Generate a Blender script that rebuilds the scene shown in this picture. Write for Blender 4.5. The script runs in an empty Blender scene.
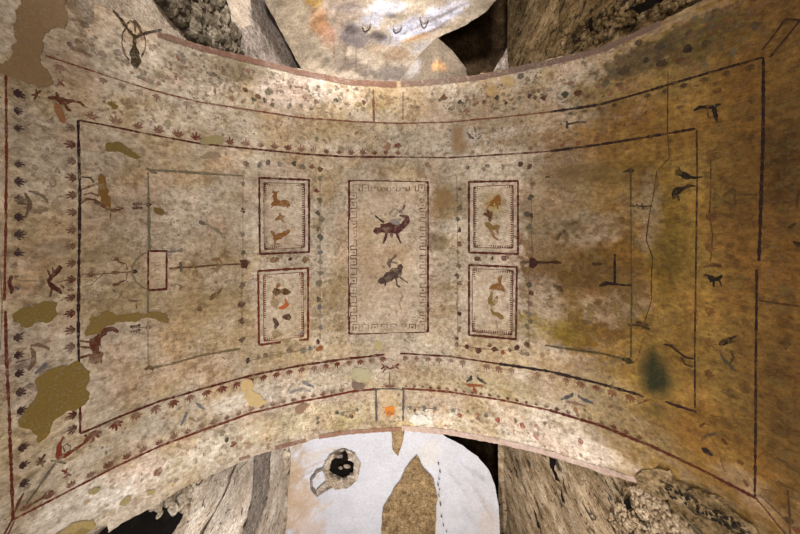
import bpy, math, random
import numpy as np
from mathutils import Vector
from mathutils.geometry import delaunay_2d_cdt

random.seed(7)
C = bpy.context.scene.collection
# ------------------------------------------------------------------ room dimensions (metres)
H = 3.6                       # height of the crown of the vault above the camera
CZ = 1.5                      # camera height above the floor
R = .79 * H                   # radius of the barrel vault
XC = .015 * H                 # axis of the barrel vault
ZC = CZ + H - R               # height of its centre line
FP, PX, PY = 310., 400., 226.


# ------------------------------------------------------------------ noise
_rt = np.random.RandomState(11).rand(4096)


def vnoise(x, y, seed=0):
    x = np.asarray(x, float); y = np.asarray(y, float)
    xi = np.floor(x).astype(int); yi = np.floor(y).astype(int)
    fx = x - xi; fy = y - yi
    fx = fx * fx * (3 - 2 * fx); fy = fy * fy * (3 - 2 * fy)
    def h(a, b): return _rt[(a * 73 + b * 1931 + seed * 577 + (a * b) % 911 * 13) % 4096]
    return (h(xi, yi) * (1 - fx) + h(xi + 1, yi) * fx) * (1 - fy) + (h(xi, yi + 1) * (1 - fx) + h(xi + 1, yi + 1) * fx) * fy


def fbm(x, y, seed=0, o=4):
    r = 0; a = .5; t = 0
    for k in range(o):
        r = r + a * vnoise(np.asarray(x) * 2 ** k + 17.3 * k, np.asarray(y) * 2 ** k - 9.1 * k, seed + k); t += a; a *= .55
    return r / t


def lin(c):
    c = np.asarray(c, float) / 255.
    return np.where(c <= .04045, c / 12.92, ((c + .055) / 1.055) ** 2.4)


# ------------------------------------------------------------------ the vault as a chart: s = arc length, y = along the axis
def chart(px, py):
    dx = (px - PX) / FP; dy = (py - PY) / FP
    c = ZC - CZ
    A = dx * dx + 1; B = -2 * dx * XC - 2 * c; D = XC * XC + c * c - R * R
    z = (-B + math.sqrt(max(B * B - 4 * A * D, 1e-9))) / 2 / A
    x = dx * z
    return (R * math.atan2(x - XC, z - c), dy * z)


def relief(s, y):
    return (fbm(np.asarray(s) * 1.3, np.asarray(y) * 1.3, 3, 3) - .5) * .05


def P(s, y, off=0.):
    s = np.asarray(s, float); y = np.asarray(y, float)
    r = R - relief(s, y) - off
    t = s / R
    return np.stack([XC + r * np.sin(t), y, ZC + r * np.cos(t)], -1)


# broad tones of the plaster, some dim and lit zones put into the colour: (px, py, rx, ry, colour, strength, raggedness)
TONES = [
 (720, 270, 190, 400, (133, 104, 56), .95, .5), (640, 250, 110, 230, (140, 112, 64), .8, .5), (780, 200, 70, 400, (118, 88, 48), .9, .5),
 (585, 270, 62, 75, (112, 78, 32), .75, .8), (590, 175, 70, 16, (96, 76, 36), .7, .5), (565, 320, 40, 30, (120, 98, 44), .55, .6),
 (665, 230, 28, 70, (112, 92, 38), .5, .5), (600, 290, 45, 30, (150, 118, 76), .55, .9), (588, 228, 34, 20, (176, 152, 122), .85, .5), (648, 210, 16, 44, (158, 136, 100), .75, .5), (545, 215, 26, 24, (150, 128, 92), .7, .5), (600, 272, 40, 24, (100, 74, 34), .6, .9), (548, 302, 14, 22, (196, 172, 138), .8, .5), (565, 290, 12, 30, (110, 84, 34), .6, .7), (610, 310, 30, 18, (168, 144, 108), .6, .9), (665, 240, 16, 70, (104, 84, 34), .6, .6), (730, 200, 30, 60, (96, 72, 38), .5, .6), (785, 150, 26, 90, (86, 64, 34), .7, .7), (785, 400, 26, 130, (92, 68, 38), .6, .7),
 (545, 300, 22, 25, (180, 152, 118), .5, .5), (640, 205, 25, 40, (160, 134, 100), .35, .5), (540, 330, 40, 14, (128, 110, 48), .5, .6),
 (50, 230, 80, 200, (160, 140, 112), .35, .5), (120, 240, 60, 80, (160, 136, 108), .5, .4), (210, 275, 50, 60, (166, 138, 98), .5, .5),
 (210, 320, 60, 40, (164, 138, 92), .5, .5), (120, 300, 50, 22, (150, 126, 80), .4, .5),
 (650, 130, 130, 30, (132, 102, 62), .7, .5), (640, 85, 90, 25, (128, 108, 78), .7, .7), (700, 40, 60, 26, (100, 86, 56), .8, .8), (760, 60, 60, 60, (110, 84, 50), .8, .5),
 (640, 60, 50, 14, (84, 72, 58), .7, .8), (620, 110, 30, 12, (96, 72, 44), .5, .8),
 (500, 118, 60, 30, (150, 120, 76), .5, .6), (375, 100, 30, 16, (176, 150, 96), .8, .5), (345, 130, 40, 14, (168, 140, 92), .5, .5), (420, 100, 30, 16, (166, 136, 96), .5, .6),
 (240, 68, 30, 20, (128, 110, 78), .7, .9), (200, 60, 40, 24, (140, 120, 92), .5, .9), (60, 50, 40, 50, (150, 126, 92), .4, .6),
 (330, 93, 45, 16, (216, 200, 184), .7, .4), (285, 95, 50, 12, (208, 190, 172), .6, .4), (270, 390, 18, 12, (222, 212, 200), .7, .4), (240, 400, 26, 9, (218, 206, 190), .6, .4),
 (560, 440, 60, 15, (232, 216, 196), .85, .5), (610, 458, 34, 10, (226, 202, 180), .7, .5), (520, 410, 60, 9, (222, 204, 178), .6, .4),
 (430, 380, 40, 16, (196, 168, 116), .6, .5), (500, 388, 50, 12, (190, 170, 122), .6, .5), (620, 425, 60, 18, (168, 144, 100), .6, .5), (585, 385, 50, 20, (176, 152, 104), .5, .5),
 (330, 352, 60, 10, (200, 172, 124), .5, .5), (340, 300, 14, 60, (188, 158, 112), .6, .5), (440, 310, 20, 30, (180, 150, 112), .5, .6),
 (325, 380, 24, 8, (196, 154, 86), .5, .6), (300, 420, 90, 14, (206, 188, 142), .7, .5), (200, 452, 60, 14, (216, 202, 176), .8, .5), (110, 490, 80, 22, (218, 204, 186), .85, .5), (480, 425, 90, 12, (222, 206, 184), .8, .5), (560, 200, 50, 60, (150, 124, 84), .6, .6), (300, 385, 80, 12, (212, 198, 176), .6, .5), (140, 440, 60, 20, (200, 186, 166), .6, .5),
 (390, 400, 12, 22, (214, 184, 132), .7, .4), (347, 423, 24, 8, (204, 180, 116), .7, .5), (418, 418, 18, 8, (208, 200, 182), .8, .4), (405, 425, 12, 8, (212, 180, 110), .6, .5),
 (180, 380, 80, 14, (186, 162, 126), .4, .5), (720, 450, 60, 50, (130, 98, 54), .6, .5), (740, 480, 30, 14, (164, 130, 88), .6, .5), (760, 505, 24, 12, (180, 146, 104), .7, .5),
 (443, 205, 15, 26, (140, 112, 58), .8, .6), (438, 242, 14, 10, (124, 96, 50), .7, .6), (462, 200, 9, 20, (132, 106, 52), .5, .5),
 (445, 225, 10, 8, (176, 164, 144), .6, .6), (400, 165, 40, 8, (182, 166, 142), .5, .5), (460, 140, 9, 14, (142, 118, 70), .8, .4), (470, 136, 14, 9, (196, 182, 166), .7, .4),
 (505, 133, 16, 7, (198, 180, 164), .6, .4), (520, 140, 30, 6, (150, 118, 70), .5, .6), (485, 85, 9, 7, (186, 156, 114), .7, .3), (498, 95, 12, 9, (178, 146, 96), .6, .3),
 (20, 110, 12, 60, (140, 122, 92), .4, .5), (95, 255, 30, 10, (128, 108, 78), .35, .6), (35, 250, 35, 12, (140, 116, 86), .4, .5),
 (30, 290, 40, 8, (150, 120, 90), .4, .5), (430, 330, 30, 14, (200, 178, 140), .4, .5), (395, 300, 36, 30, (196, 178, 150), .4, .4),
]
_T = []
for (a, b, rx, ry, c, st, rg) in TONES:
    s0, y0 = chart(a, b)
    s1, _ = chart(a + 4, b); s2, _ = chart(a - 4, b)
    zz = P(s0, y0)[2] - CZ
    c = np.array(c, float)
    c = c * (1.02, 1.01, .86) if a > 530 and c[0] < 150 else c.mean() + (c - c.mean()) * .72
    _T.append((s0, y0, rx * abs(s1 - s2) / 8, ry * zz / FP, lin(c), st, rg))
BASE0 = lin((190, 176, 157))


def tone(s, y):
    s = np.asarray(s, float); y = np.asarray(y, float)
    col = np.empty(s.shape + (3,)); col[:] = BASE0
    n1 = fbm(s * 2.2, y * 2.2, 5, 4) - .5
    n2 = fbm(s * 7, y * 7, 9, 4) - .5
    n3 = fbm(s * 24, y * 24, 21, 3) - .5
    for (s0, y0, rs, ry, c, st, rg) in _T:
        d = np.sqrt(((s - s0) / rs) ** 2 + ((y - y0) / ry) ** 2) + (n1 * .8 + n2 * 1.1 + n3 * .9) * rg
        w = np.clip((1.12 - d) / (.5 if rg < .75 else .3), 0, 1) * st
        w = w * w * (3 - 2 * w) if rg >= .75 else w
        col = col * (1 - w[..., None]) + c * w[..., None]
    # ochre bloom and greyer patches over the whole surface
    o = np.clip((n1 * 1.4 + n2 * .8) * 2.0, 0, .7)[..., None]
    col = col * (1 - o) + col * np.array([.86, .77, .55]) * o
    pk = np.clip((fbm(s * 3.1 + 40, y * 3.1, 66, 4) - .5) * 2.6, 0, .6)[..., None]
    col = col * (1 - pk) + col * np.array([1.06, .92, .86]) * pk
    g = np.clip((-n1 * 1.2 + n3 * .8) * 1.3, 0, .35)[..., None]
    col = col * (1 - g) + (col * np.array([.98, 1.02, 1.12])) * g
    # pitted blotches
    p = np.clip((n2 * .9 + n3 * 1.5 - .17) * 5, 0, 1)[..., None] * .5
    col = col * (1 - p) + col * np.array([.42, .34, .24]) * p
    q = np.clip((-n2 * 1.1 + n3 * 1.2 - .2) * 5, 0, 1)[..., None] * .3
    col = col * (1 - q) + np.minimum(col * np.array([1.22, 1.24, 1.28]), .8) * q
    g = col.mean(-1, keepdims=True)
    return (g + (col - g) * 1.0) * .89


# ------------------------------------------------------------------ materials
def nodes(name):
    m = bpy.data.materials.new(name); m.use_nodes = True
    nt = m.node_tree; b = nt.nodes['Principled BSDF']
    return m, nt, b


class G:
    def __init__(s, nt): s.nt = nt
    def n(s, t, **k):
        o = s.nt.nodes.new(t)
        for a, v in k.items(): setattr(o, a, v)
        return o
    def l(s, a, b): s.nt.links.new(a, b)
    def pos(s, scale=(1, 1, 1)):
        g = s.n('ShaderNodeNewGeometry'); mp = s.n('ShaderNodeMapping'); mp.inputs['Scale'].default_value = scale
        s.l(g.outputs['Position'], mp.inputs['Vector']); return mp.outputs[0]
    def noise(s, v, sc, det=6, rough=.6, dist=0):
        n = s.n('ShaderNodeTexNoise'); s.l(v, n.inputs['Vector'])
        n.inputs['Scale'].default_value = sc; n.inputs['Detail'].default_value = det; n.inputs['Roughness'].default_value = rough; n.inputs['Distortion'].default_value = dist
        return n.outputs['Fac']
    def mr(s, v, a, b, c, d):
        n = s.n('ShaderNodeMapRange'); s.l(v, n.inputs[0])
        for i, q in enumerate((a, b, c, d)): n.inputs[i + 1].default_value = q
        return n.outputs[0]
    def math(s, op, a, b):
        n = s.n('ShaderNodeMath', operation=op)
        for i, q in enumerate((a, b)):
            if isinstance(q, (int, float)): n.inputs[i].default_value = q
            else: s.l(q, n.inputs[i])
        return n.outputs[0]
    def mix(s, f, a, b, mode='MIX'):
        n = s.n('ShaderNodeMix', data_type='RGBA', blend_type=mode)
        for i, q in ((0, f), (6, a), (7, b)):
            if isinstance(q, (int, float)): n.inputs[i].default_value = q
            elif isinstance(q, (tuple, list, np.ndarray)): n.inputs[i].default_value = (*q[:3], 1)
            else: s.l(q, n.inputs[i])
        return n.outputs[2]
    def bump(s, h, st, d, b):
        n = s.n('ShaderNodeBump'); n.inputs['Strength'].default_value = st; n.inputs['Distance'].default_value = d
        s.l(h, n.inputs['Height']); s.l(n.outputs[0], b.inputs['Normal'])


def fresco_material(name='painted_plaster', k=1., worn=1.):
    m, nt, b = nodes(name)
    g = G(nt)
    def K(c): return tuple(1 + (x - 1) * k for x in c); g = G(nt)
    v = g.pos(); vs = g.pos((1, 5, 1.4))
    col = g.n('ShaderNodeAttribute', attribute_name='Col').outputs['Color']
    pa = g.n('ShaderNodeAttribute', attribute_name='Pig')
    big = g.noise(v, 2.5, 8, .7)
    fine = g.noise(v, 22, 8, .75)
    grain = g.noise(v, 75, 4, .7)
    streak = g.noise(vs, 9, 6, .7)
    t = g.mix(1., col, g.mix(g.mr(big, .3, .7, 0, 1), K((.62, .59, .54)), K((1.24, 1.23, 1.22))), 'MULTIPLY')
    t = g.mix(1., t, g.mix(g.mr(fine, .35, .66, 0, 1), K((.58, .53, .46)), K((1.32, 1.32, 1.32))), 'MULTIPLY')
    t = g.mix(1., t, g.mix(g.mr(streak, .35, .7, 0, 1), K((.84, .82, .79)), K((1.09, 1.09, 1.09))), 'MULTIPLY')
    t = g.mix(g.mr(grain, .56, .70, 0, .6 * k), t, g.mix(1., t, (.36, .3, .24), 'MULTIPLY'))
    t = g.mix(g.mr(grain, .42, .28, 0, .5 * k), t, g.mix(1., t, (1.5, 1.5, 1.5), 'MULTIPLY'))
    sp = g.noise(v, 38, 3, .6, .6); cl = g.noise(v, 1.7, 4, .65)
    t = g.mix(g.math('MULTIPLY', g.mr(sp, .58, .66, 0, .85 * k), g.mr(cl, .47, .6, .12, 1.)), t, (.10, .065, .04))
    lump = g.noise(v, 13, 4, .75, 1.5)
    t = g.mix(g.math('MULTIPLY', g.mr(lump, .56, .64, 0, .6 * k), g.mr(cl, .47, .62, .1, 1.)), t, g.mix(1., t, (.5, .43, .33), 'MULTIPLY'))
    t = g.mix(g.math('MULTIPLY', g.mr(lump, .45, .37, 0, .7 * k), g.mr(cl, .6, .4, .2, 1.)), t, g.mix(1., t, (1.3, 1.28, 1.26), 'MULTIPLY'))
    # pigment, worn away by the grain of the wall
    wear = g.math('MULTIPLY', g.mr(fine, .25, .55, .62, 1.1), g.mr(grain, .25, .55, .75, 1.15))
    if worn: wear = g.math('MULTIPLY', wear, g.mr(g.noise(v, 15, 5, .7, .5), .36, .48, .62, 1.08))
    f = g.math('MULTIPLY', pa.outputs['Alpha'], wear)
    pig = g.mix(1., pa.outputs['Color'], g.mix(g.mr(fine, .3, .7, 0, 1), (.8, .8, .8), (1.15, 1.15, 1.15)), 'MULTIPLY')
    n = g.n('ShaderNodeClamp'); g.l(f, n.inputs[0])
    t = g.mix(n.outputs[0], t, pig)
    g.l(t, b.inputs['Base Color']); b.inputs['Roughness'].default_value = .85
    b.inputs['Specular IOR Level'].default_value = .2
    h = g.math('ADD', g.math('MULTIPLY', fine, .6), g.math('MULTIPLY', grain, .4))
    g.bump(h, .4, .012, b)
    return m


def masonry(name, cols, sc=6., stretch=(1, 1, 1), bump=.8, dist=.05, holes=.0, fine=40):
    m, nt, b = nodes(name); g = G(nt)
    v = g.pos(stretch); v1 = g.pos()
    a = g.noise(v, sc, 9, .72, .4); c = g.noise(v, sc * .35, 5, .6); d = g.noise(v1, fine, 5, .7)
    r = g.n('ShaderNodeValToRGB'); e = r.color_ramp.elements
    k = len(cols)
    e[0].position = .3; e[0].color = (*lin(cols[0]), 1); e[1].position = .7; e[1].color = (*lin(cols[-1]), 1)
    for i in range(1, k - 1):
        q = e.new(.3 + .4 * i / (k - 1)); q.color = (*lin(cols[i]), 1)
    g.l(a, r.inputs[0])
    t = g.mix(1., r.outputs[0], g.mix(g.mr(c, .3, .7, 0, 1), (.6, .57, .52), (1.25, 1.23, 1.2)), 'MULTIPLY')
    t = g.mix(1., t, g.mix(g.mr(d, .3, .7, 0, 1), (.45, .42, .38), (1.4, 1.4, 1.4)), 'MULTIPLY')
    q = g.noise(v, 26, 4, .7, .4)
    t = g.mix(g.mr(q, .54, .64, 0, .75), t, g.mix(1., t, (.26, .2, .14), 'MULTIPLY'))
    if holes:
        p = g.noise(v, sc * 1.7, 4, .6, 1.2)
        t = g.mix(g.mr(p, .66 - .1 * holes, .7 - .1 * holes, 0, .85), t, (.02, .015, .01))
    g.l(t, b.inputs['Base Color']); b.inputs['Roughness'].default_value = .95; b.inputs['Specular IOR Level'].default_value = .1
    g.bump(g.math('ADD', a, g.math('MULTIPLY', d, .3)), bump, dist, b)
    return m


M = {}
M['fresco'] = fresco_material(); M['lime'] = fresco_material('lime_plaster_skin', .28); M['patch'] = fresco_material('repair_plaster', .9, 0); M['limed'] = fresco_material('stained_plaster_skin', .8)
M['wall_grey'] = masonry('streaked_grey_masonry', [(140, 124, 106), (192, 176, 158), (220, 208, 194), (236, 228, 216)], 4, (1, 1.35, .65), .6, .06, .55)
M['wall_brown'] = masonry('rough_brown_masonry', [(56, 44, 28), (112, 92, 62), (158, 136, 102), (190, 170, 140)], 4, (1, 1.3, .7), .7, .08, .95)
M['wall_tan'] = masonry('weathered_tan_masonry', [(84, 68, 48), (154, 132, 104), (196, 176, 150), (222, 208, 186)], 4, (1, 1.35, .65), .6, .07, .75)
M['dark'] = masonry('dark_brick_masonry', [(40, 30, 20), (84, 66, 46), (128, 104, 76)], 3, (1, 1, 3), .8, .05, .3)
M['granular'] = masonry('granular_grey_mortar', [(80, 70, 62), (134, 122, 112), (168, 156, 146), (196, 186, 176)], 16, (1, 1, .8), 1., .05, .3, 60)
M['mortar'] = masonry('coarse_brown_mortar', [(96, 76, 52), (152, 126, 92), (184, 158, 120), (208, 186, 150)], 14, (1, 1, 1), 1., .05, .3, 50)
M['rough_pale'] = masonry('crumbling_pale_mortar', [(130, 106, 82), (190, 170, 148), (220, 208, 192), (234, 228, 220)], 10, (1, 1, .6), 1., .06, .35, 50)
M['plaster_pale'] = masonry('pale_wall_plaster', [(140, 126, 108), (168, 154, 138), (186, 174, 160)], 3, (1, 1.5, .6), .4, .03, 0, 50)
M['white'] = masonry('white_lime_plaster', [(176, 170, 176), (226, 226, 234), (238, 238, 244), (242, 242, 248)], 2.2, (1.6, .5, 1), .4, .05, .1, 9)
M['shell'] = masonry('stained_vault_plaster', [(92, 82, 80), (160, 146, 134), (198, 182, 164), (216, 206, 200)], 2.2, (1, 1, 1), .6, .06, .15, 14)
M['rock'] = masonry('rubble_stone', [(44, 38, 30), (88, 78, 64), (150, 140, 124)], 5, (1, 1, 1), .6, .05, .1)
M['floor'] = masonry('packed_earth', [(70, 58, 44), (104, 88, 68), (130, 112, 90)], 3, (1, 1, 1), .5, .03)
M['black'] = masonry('recess_shade_black', [(10, 8, 6), (20, 16, 12), (34, 28, 20)], 5)  # flat black standing for the shade in recesses and gaps


# ------------------------------------------------------------------ object helpers
def tag(o, label=None, cat=None, group=None, kind=None):
    if label: o['label'] = label
    if cat: o['category'] = cat
    if group: o['group'] = group
    if kind: o['kind'] = kind
    return o


def mesh_obj(name, V, F, mat, parent=None, col=None, pig=None, smooth=True, center=True):
    V = np.asarray(V, float)
    c = V.mean(0) if (center and len(V)) else np.zeros(3)
    me = bpy.data.meshes.new(name)
    me.from_pydata((V - c).tolist(), [], F)
    if col is not None:
        a = me.attributes.new('Col', 'FLOAT_COLOR', 'POINT')
        a.data.foreach_set('color', np.concatenate([col, np.ones((len(V), 1))], 1).astype('f').ravel())
        a = me.attributes.new('Pig', 'FLOAT_COLOR', 'POINT')
        q = np.zeros((len(V), 4)) if pig is None else pig
        a.data.foreach_set('color', q.astype('f').ravel())
    if smooth:
        me.polygons.foreach_set('use_smooth', [True] * len(me.polygons))
        if pig is None: me.set_sharp_from_angle(angle=math.radians(48))
    me.materials.append(mat); me.update()
    o = bpy.data.objects.new(name, me); C.objects.link(o)
    if parent:
        o.parent = parent; o.location = Vector(c) - parent.location
    else: o.location = c
    return o


def empty(name, loc, **k):
    o = bpy.data.objects.new(name, None); C.objects.link(o); o.location = loc; o.empty_display_size = .05
    return tag(o, **k)


# ---- paint shapes, collected in chart coordinates
class Paint:
    def __init__(s, ch=None, surf=None, tn=None):      # K: pigment rgba per vertex
        s.V = []; s.F = []; s.K = []; s.ch = ch or chart; s.surf = surf or P; s.tn = tn or tone
    def add(s, V, F, k):
        b = len(s.V); s.V += [tuple(v) for v in V]; s.F += [[i + b for i in f] for f in F]
        s.K += [k] * len(V) if not isinstance(k, list) else k
    def stroke(s, pts, col, a=.9, chart_pts=True):
        """pts = (x, y, width) in photograph pixels"""
        w = [p[2] if len(p) > 2 else 1.5 for p in pts]
        q = []
        for i in range(len(pts) - 1):
            (x0, y0), (x1, y1) = pts[i][:2], pts[i + 1][:2]
            n = max(1, int(math.hypot(x1 - x0, y1 - y0) / (5 if max(w) < 1.3 else 2.6)))
            for k in range(n): t = k / n; q.append((x0 + (x1 - x0) * t, y0 + (y1 - y0) * t, w[i] * (1 - t) + w[i + 1] * t))
        q.append((*pts[-1][:2], w[-1]))
        V = []; F = []; m = len(q)
        for i, (x, y, ww) in enumerate(q):
            x0, y0 = q[max(0, i - 1)][:2]; x1, y1 = q[min(m - 1, i + 1)][:2]
            d = math.hypot(x1 - x0, y1 - y0) or 1; nx, ny = -(y1 - y0) / d, (x1 - x0) / d
            j = ww * random.uniform(.3, .64)
            V += [s.ch(x + nx * j, y + ny * j), s.ch(x - nx * j, y - ny * j)]
            if i: F.append([2 * i - 2, 2 * i - 1, 2 * i + 1, 2 * i])
        # rounded ends
        for e, f, i0 in ((q[0], q[min(1, m - 1)], 0), (q[-1], q[max(m - 2, 0)], 2 * m - 2)):
            if e[2] > 2:
                dx, dy = e[0] - f[0], e[1] - f[1]; d = math.hypot(dx, dy) or 1
                V.append(s.ch(e[0] + dx / d * e[2] * .45, e[1] + dy / d * e[2] * .45)); F.append([i0, i0 + 1, len(V) - 1])
        r = lin(col); s.add(V, F, (*(r * np.array([.62, .51, .46])), a)); return s
    def poly(s, pts, col, a=.9, rag=0., step=6, pixels=True, feather=0.):
        if pixels: Q = [s.ch(*p) for p in pts]
        else: Q = list(pts)
        if rag:
            if len(Q) > 4:
                for _ in range(2): Q = [q for i in range(len(Q)) for q in ((Q[i - 1][0] * .28 + Q[i][0] * .72, Q[i - 1][1] * .28 + Q[i][1] * .72), (Q[i][0] * .72 + Q[(i + 1) % len(Q)][0] * .28, Q[i][1] * .72 + Q[(i + 1) % len(Q)][1] * .28))]
            o = []
            for i in range(len(Q)):
                (x0, y0), (x1, y1) = Q[i], Q[(i + 1) % len(Q)]
                L = math.hypot(x1 - x0, y1 - y0); n = max(1, int(L / (rag * .5)))
                for k in range(n):
                    t = k / n
                    x = x0 + (x1 - x0) * t; y = y0 + (y1 - y0) * t
                    o.append((x + (float(fbm(x / rag / 4, y / rag / 4, 31, 4)) - .5) * rag * 4.2, y + (float(fbm(x / rag / 4, y / rag / 4, 57, 4)) - .5) * rag * 4.2))
            Q = o
        xs = [q[0] for q in Q]; ys = [q[1] for q in Q]
        g = step * H / FP; pts2 = [Vector(q) for q in Q]; n = len(Q)
        x = min(xs) + g
        while x < max(xs):
            y = min(ys) + g
            while y < max(ys): pts2.append(Vector((x, y))); y += g
            x += g
        V, E_, F, *_ = delaunay_2d_cdt(pts2, [], [list(range(n))], 1, 1e-6)
        r = lin(col)
        if feather:
            A = np.array(Q); K = []
            for v in V:
                d = np.min(np.hypot(A[:, 0] - v[0], A[:, 1] - v[1])); K.append((*r, a * min(1, d / feather)))
        else: K = (*r, a)
        s.add([(v[0], v[1]) for v in V], [list(f) for f in F], K); return s
    def build(s, name, parent=None, off=.004, extra=None, mat='fresco'):
        A = np.array(s.V); V = s.surf(A[:, 0], A[:, 1], off if extra is None else off + extra(A[:, 0], A[:, 1]))
        # every face looks down into the room
        F = []
        for f in s.F:
            a, b, c = (s.V[i] for i in f[:3])
            F.append(f if (b[0] - a[0]) * (c[1] - a[1]) - (b[1] - a[1]) * (c[0] - a[0]) < 0 else f[::-1])
        return mesh_obj(name, V, F, M[mat], parent, s.tn(A[:, 0], A[:, 1]), np.array(s.K))


def base_of(px, py): return Vector(P(*chart(px, py), .004).tolist())


# ------------------------------------------------------------------ the vault itself
TOP = [(0, -48), (45, -22), (88, 0), (155.6, 31), (199.5, 45), (240, 55), (300, 70), (350.6, 80), (396, 81.6), (420, 80), (475, 75), (550.6, 60), (600, 47), (650, 26), (700, 2), (760, -32), (800, -60)]
BOT = [(0, 590), (60, 560), (108, 534), (150.6, 508), (190, 485), (212.5, 475), (240, 461.5), (275, 450), (320.5, 439), (360.6, 432.6), (400, 430), (450, 435), (500, 444), (550.6, 456.5), (600, 472), (640, 484), (663, 494), (690, 518), (704, 534), (760, 575), (800, 605)]
tc = np.array([chart(*p) for p in TOP]); bc = np.array([chart(*p) for p in BOT])


def ytop(s): return np.interp(s, tc[:, 0], tc[:, 1]) + (fbm(s * 9, s * 0 + 2.2, 41, 4) - .5) * .05
def ybot(s): return np.interp(s, bc[:, 0], bc[:, 1]) + (fbm(s * 9, s * 0 + 7.7, 43, 4) - .5) * .05


def vault():
    NS, NY = 880, 400
    s = np.linspace(-R * math.pi / 2, R * math.pi / 2, NS); t = np.linspace(0, 1, NY)
    S = np.repeat(s[:, None], NY, 1); Y = ytop(s)[:, None] * (1 - t) + ybot(s)[:, None] * t
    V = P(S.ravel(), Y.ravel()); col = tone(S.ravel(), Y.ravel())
    i = np.arange(NS - 1)[:, None] * NY + np.arange(NY - 1)[None]
    F = np.stack([i, i + 1, i + NY + 1, i + NY], -1).reshape(-1, 4)
    # end faces and back of the vault
    def rim(js, flip):
        nonlocal V, col, F
        e = V[js]; c = np.array([XC, 0, ZC]); d = e - c; d[:, 1] = 0; d /= np.linalg.norm(d, axis=1)[:, None]
        prev = js; n = len(js)
        for k, w in enumerate((.02, .10, .22, .34)):
            rr = w + (fbm(np.arange(n) * .07, np.arange(n) * 0 + k, 60 + k, 3) - .5) * .02
            nv = e + d * rr[:, None]
            idx = np.arange(n) + len(V); V = np.concatenate([V, nv]); cc = col[js].copy() * .9 + .02; col = np.concatenate([col, cc])
            q = np.stack([prev[:-1], prev[1:], idx[1:], idx[:-1]], 1)
            F = np.concatenate([F, q[:, ::-1] if flip else q]); prev = idx
        return prev
    a = rim(np.arange(NS) * NY, False); b = rim(np.arange(NS) * NY + NY - 1, True)
    F = np.concatenate([F, np.stack([a[:-1], a[1:], b[1:], b[:-1]], 1)])
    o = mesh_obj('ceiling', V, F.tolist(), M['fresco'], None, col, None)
    tag(o, 'cream and brown painted barrel vault spanning the room overhead', kind='structure')
    return o


vault()


# ------------------------------------------------------------------ wall planes and shells beyond the vault
def slab(name, pts3, th, mat, sub=.12, amp=.04, label=None, kind='structure', nrm=None, cat=None, freq=1.4):
    """pts3: planar quad (4 corners) made into a thick wall whose face is uneven"""
    a, b, c, d = [np.array(p, float) for p in pts3]
    nu = max(2, int(np.linalg.norm(b - a) / sub)); nv = max(2, int(np.linalg.norm(d - a) / sub))
    u = np.linspace(0, 1, nu + 1); v = np.linspace(0, 1, nv + 1)
    U, W = np.meshgrid(u, v, indexing='ij')
    Q = a * ((1 - U) * (1 - W))[..., None] + b * (U * (1 - W))[..., None] + c * (U * W)[..., None] + d * ((1 - U) * W)[..., None]
    n = np.cross(b - a, d - a); n /= np.linalg.norm(n)
    hgt = (fbm(U * np.linalg.norm(b - a) * freq, W * np.linalg.norm(d - a) * freq, hash(name) % 97 if False else len(name), 5) - .5) * 2 * amp
    Fv = (Q + n * hgt[..., None]).reshape(-1, 3); Bv = (Q - n * th).reshape(-1, 3)
    N = len(Fv); i = (np.arange(nu)[:, None] * (nv + 1) + np.arange(nv)[None]).ravel()
    F = np.stack([i, i + nv + 1, i + nv + 2, i + 1], 1)
    Fs = F.tolist() + (F[:, ::-1] + N).tolist()
    ring = [k * (nv + 1) for k in range(nu + 1)] + [nu * (nv + 1) + k for k in range(1, nv + 1)] + [k * (nv + 1) + nv for k in range(nu - 1, -1, -1)] + [k for k in range(nv - 1, 0, -1)]
    for k in range(len(ring)):
        p, q = ring[k], ring[(k + 1) % len(ring)]; Fs.append([q, p, p + N, q + N])
    o = mesh_obj(name, np.concatenate([Fv, Bv]), Fs, mat)
    return tag(o, label, cat, kind=kind)


XW = .655 * H
YT, YB = -.475 * H, .66 * H      # the two ends of the vault


def ray(px, py, X=None, Z=None):
    dx = (px - PX) / FP; dy = (py - PY) / FP
    k = X / dx if X is not None else Z
    return (dx * k, dy * k, CZ + k)


ZT = CZ + 2.0 * H
# walls of the two taller bays, either side of the vault (they face inwards)
def side_wall(name, sx, y0, y1, ztop, mat, label, X=XW):
    x = sx * X
    if sx > 0: q = [(x, y0, 0), (x, y0, ztop), (x, y1, ztop), (x, y1, 0)]
    else: q = [(x, y1, 0), (x, y1, ztop), (x, y0, ztop), (x, y0, 0)]
    return slab(name, q, .4, mat, .09, .07, label)


side_wall('wall_right_bottom', 1, YB + .04, 2.4 * H, CZ + 2.03 * H, M['wall_tan'], 'weathered tan masonry wall rising beyond the lower edge of the vault')
side_wall('wall_right_top', 1, -2.4 * H, YT - .04, CZ + 1.9 * H, M['wall_brown'], 'rough dark brown masonry wall rising beyond the upper edge of the vault')
side_wall('wall_left_bottom', -1, YB + .04, 2.4 * H, CZ + 1.95 * H, M['wall_grey'], 'streaked grey masonry wall beyond the lower edge of the vault')
side_wall('wall_left_top', -1, -2.4 * H, YT - .04, CZ + 2.1 * H, M['granular'], 'granular grey mortar wall beyond the upper edge of the vault')
# main room walls below the springing
for sx, nm in ((-1, 'wall_left'), (1, 'wall_right')):
    x = XC + sx * R
    q = [(x, YT, 0), (x, YT, ZC + .02), (x, YB, ZC + .02), (x, YB, 0)]
    slab(nm, q if sx > 0 else q[::-1], .4, M['wall_tan'], .15, .01)
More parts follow.
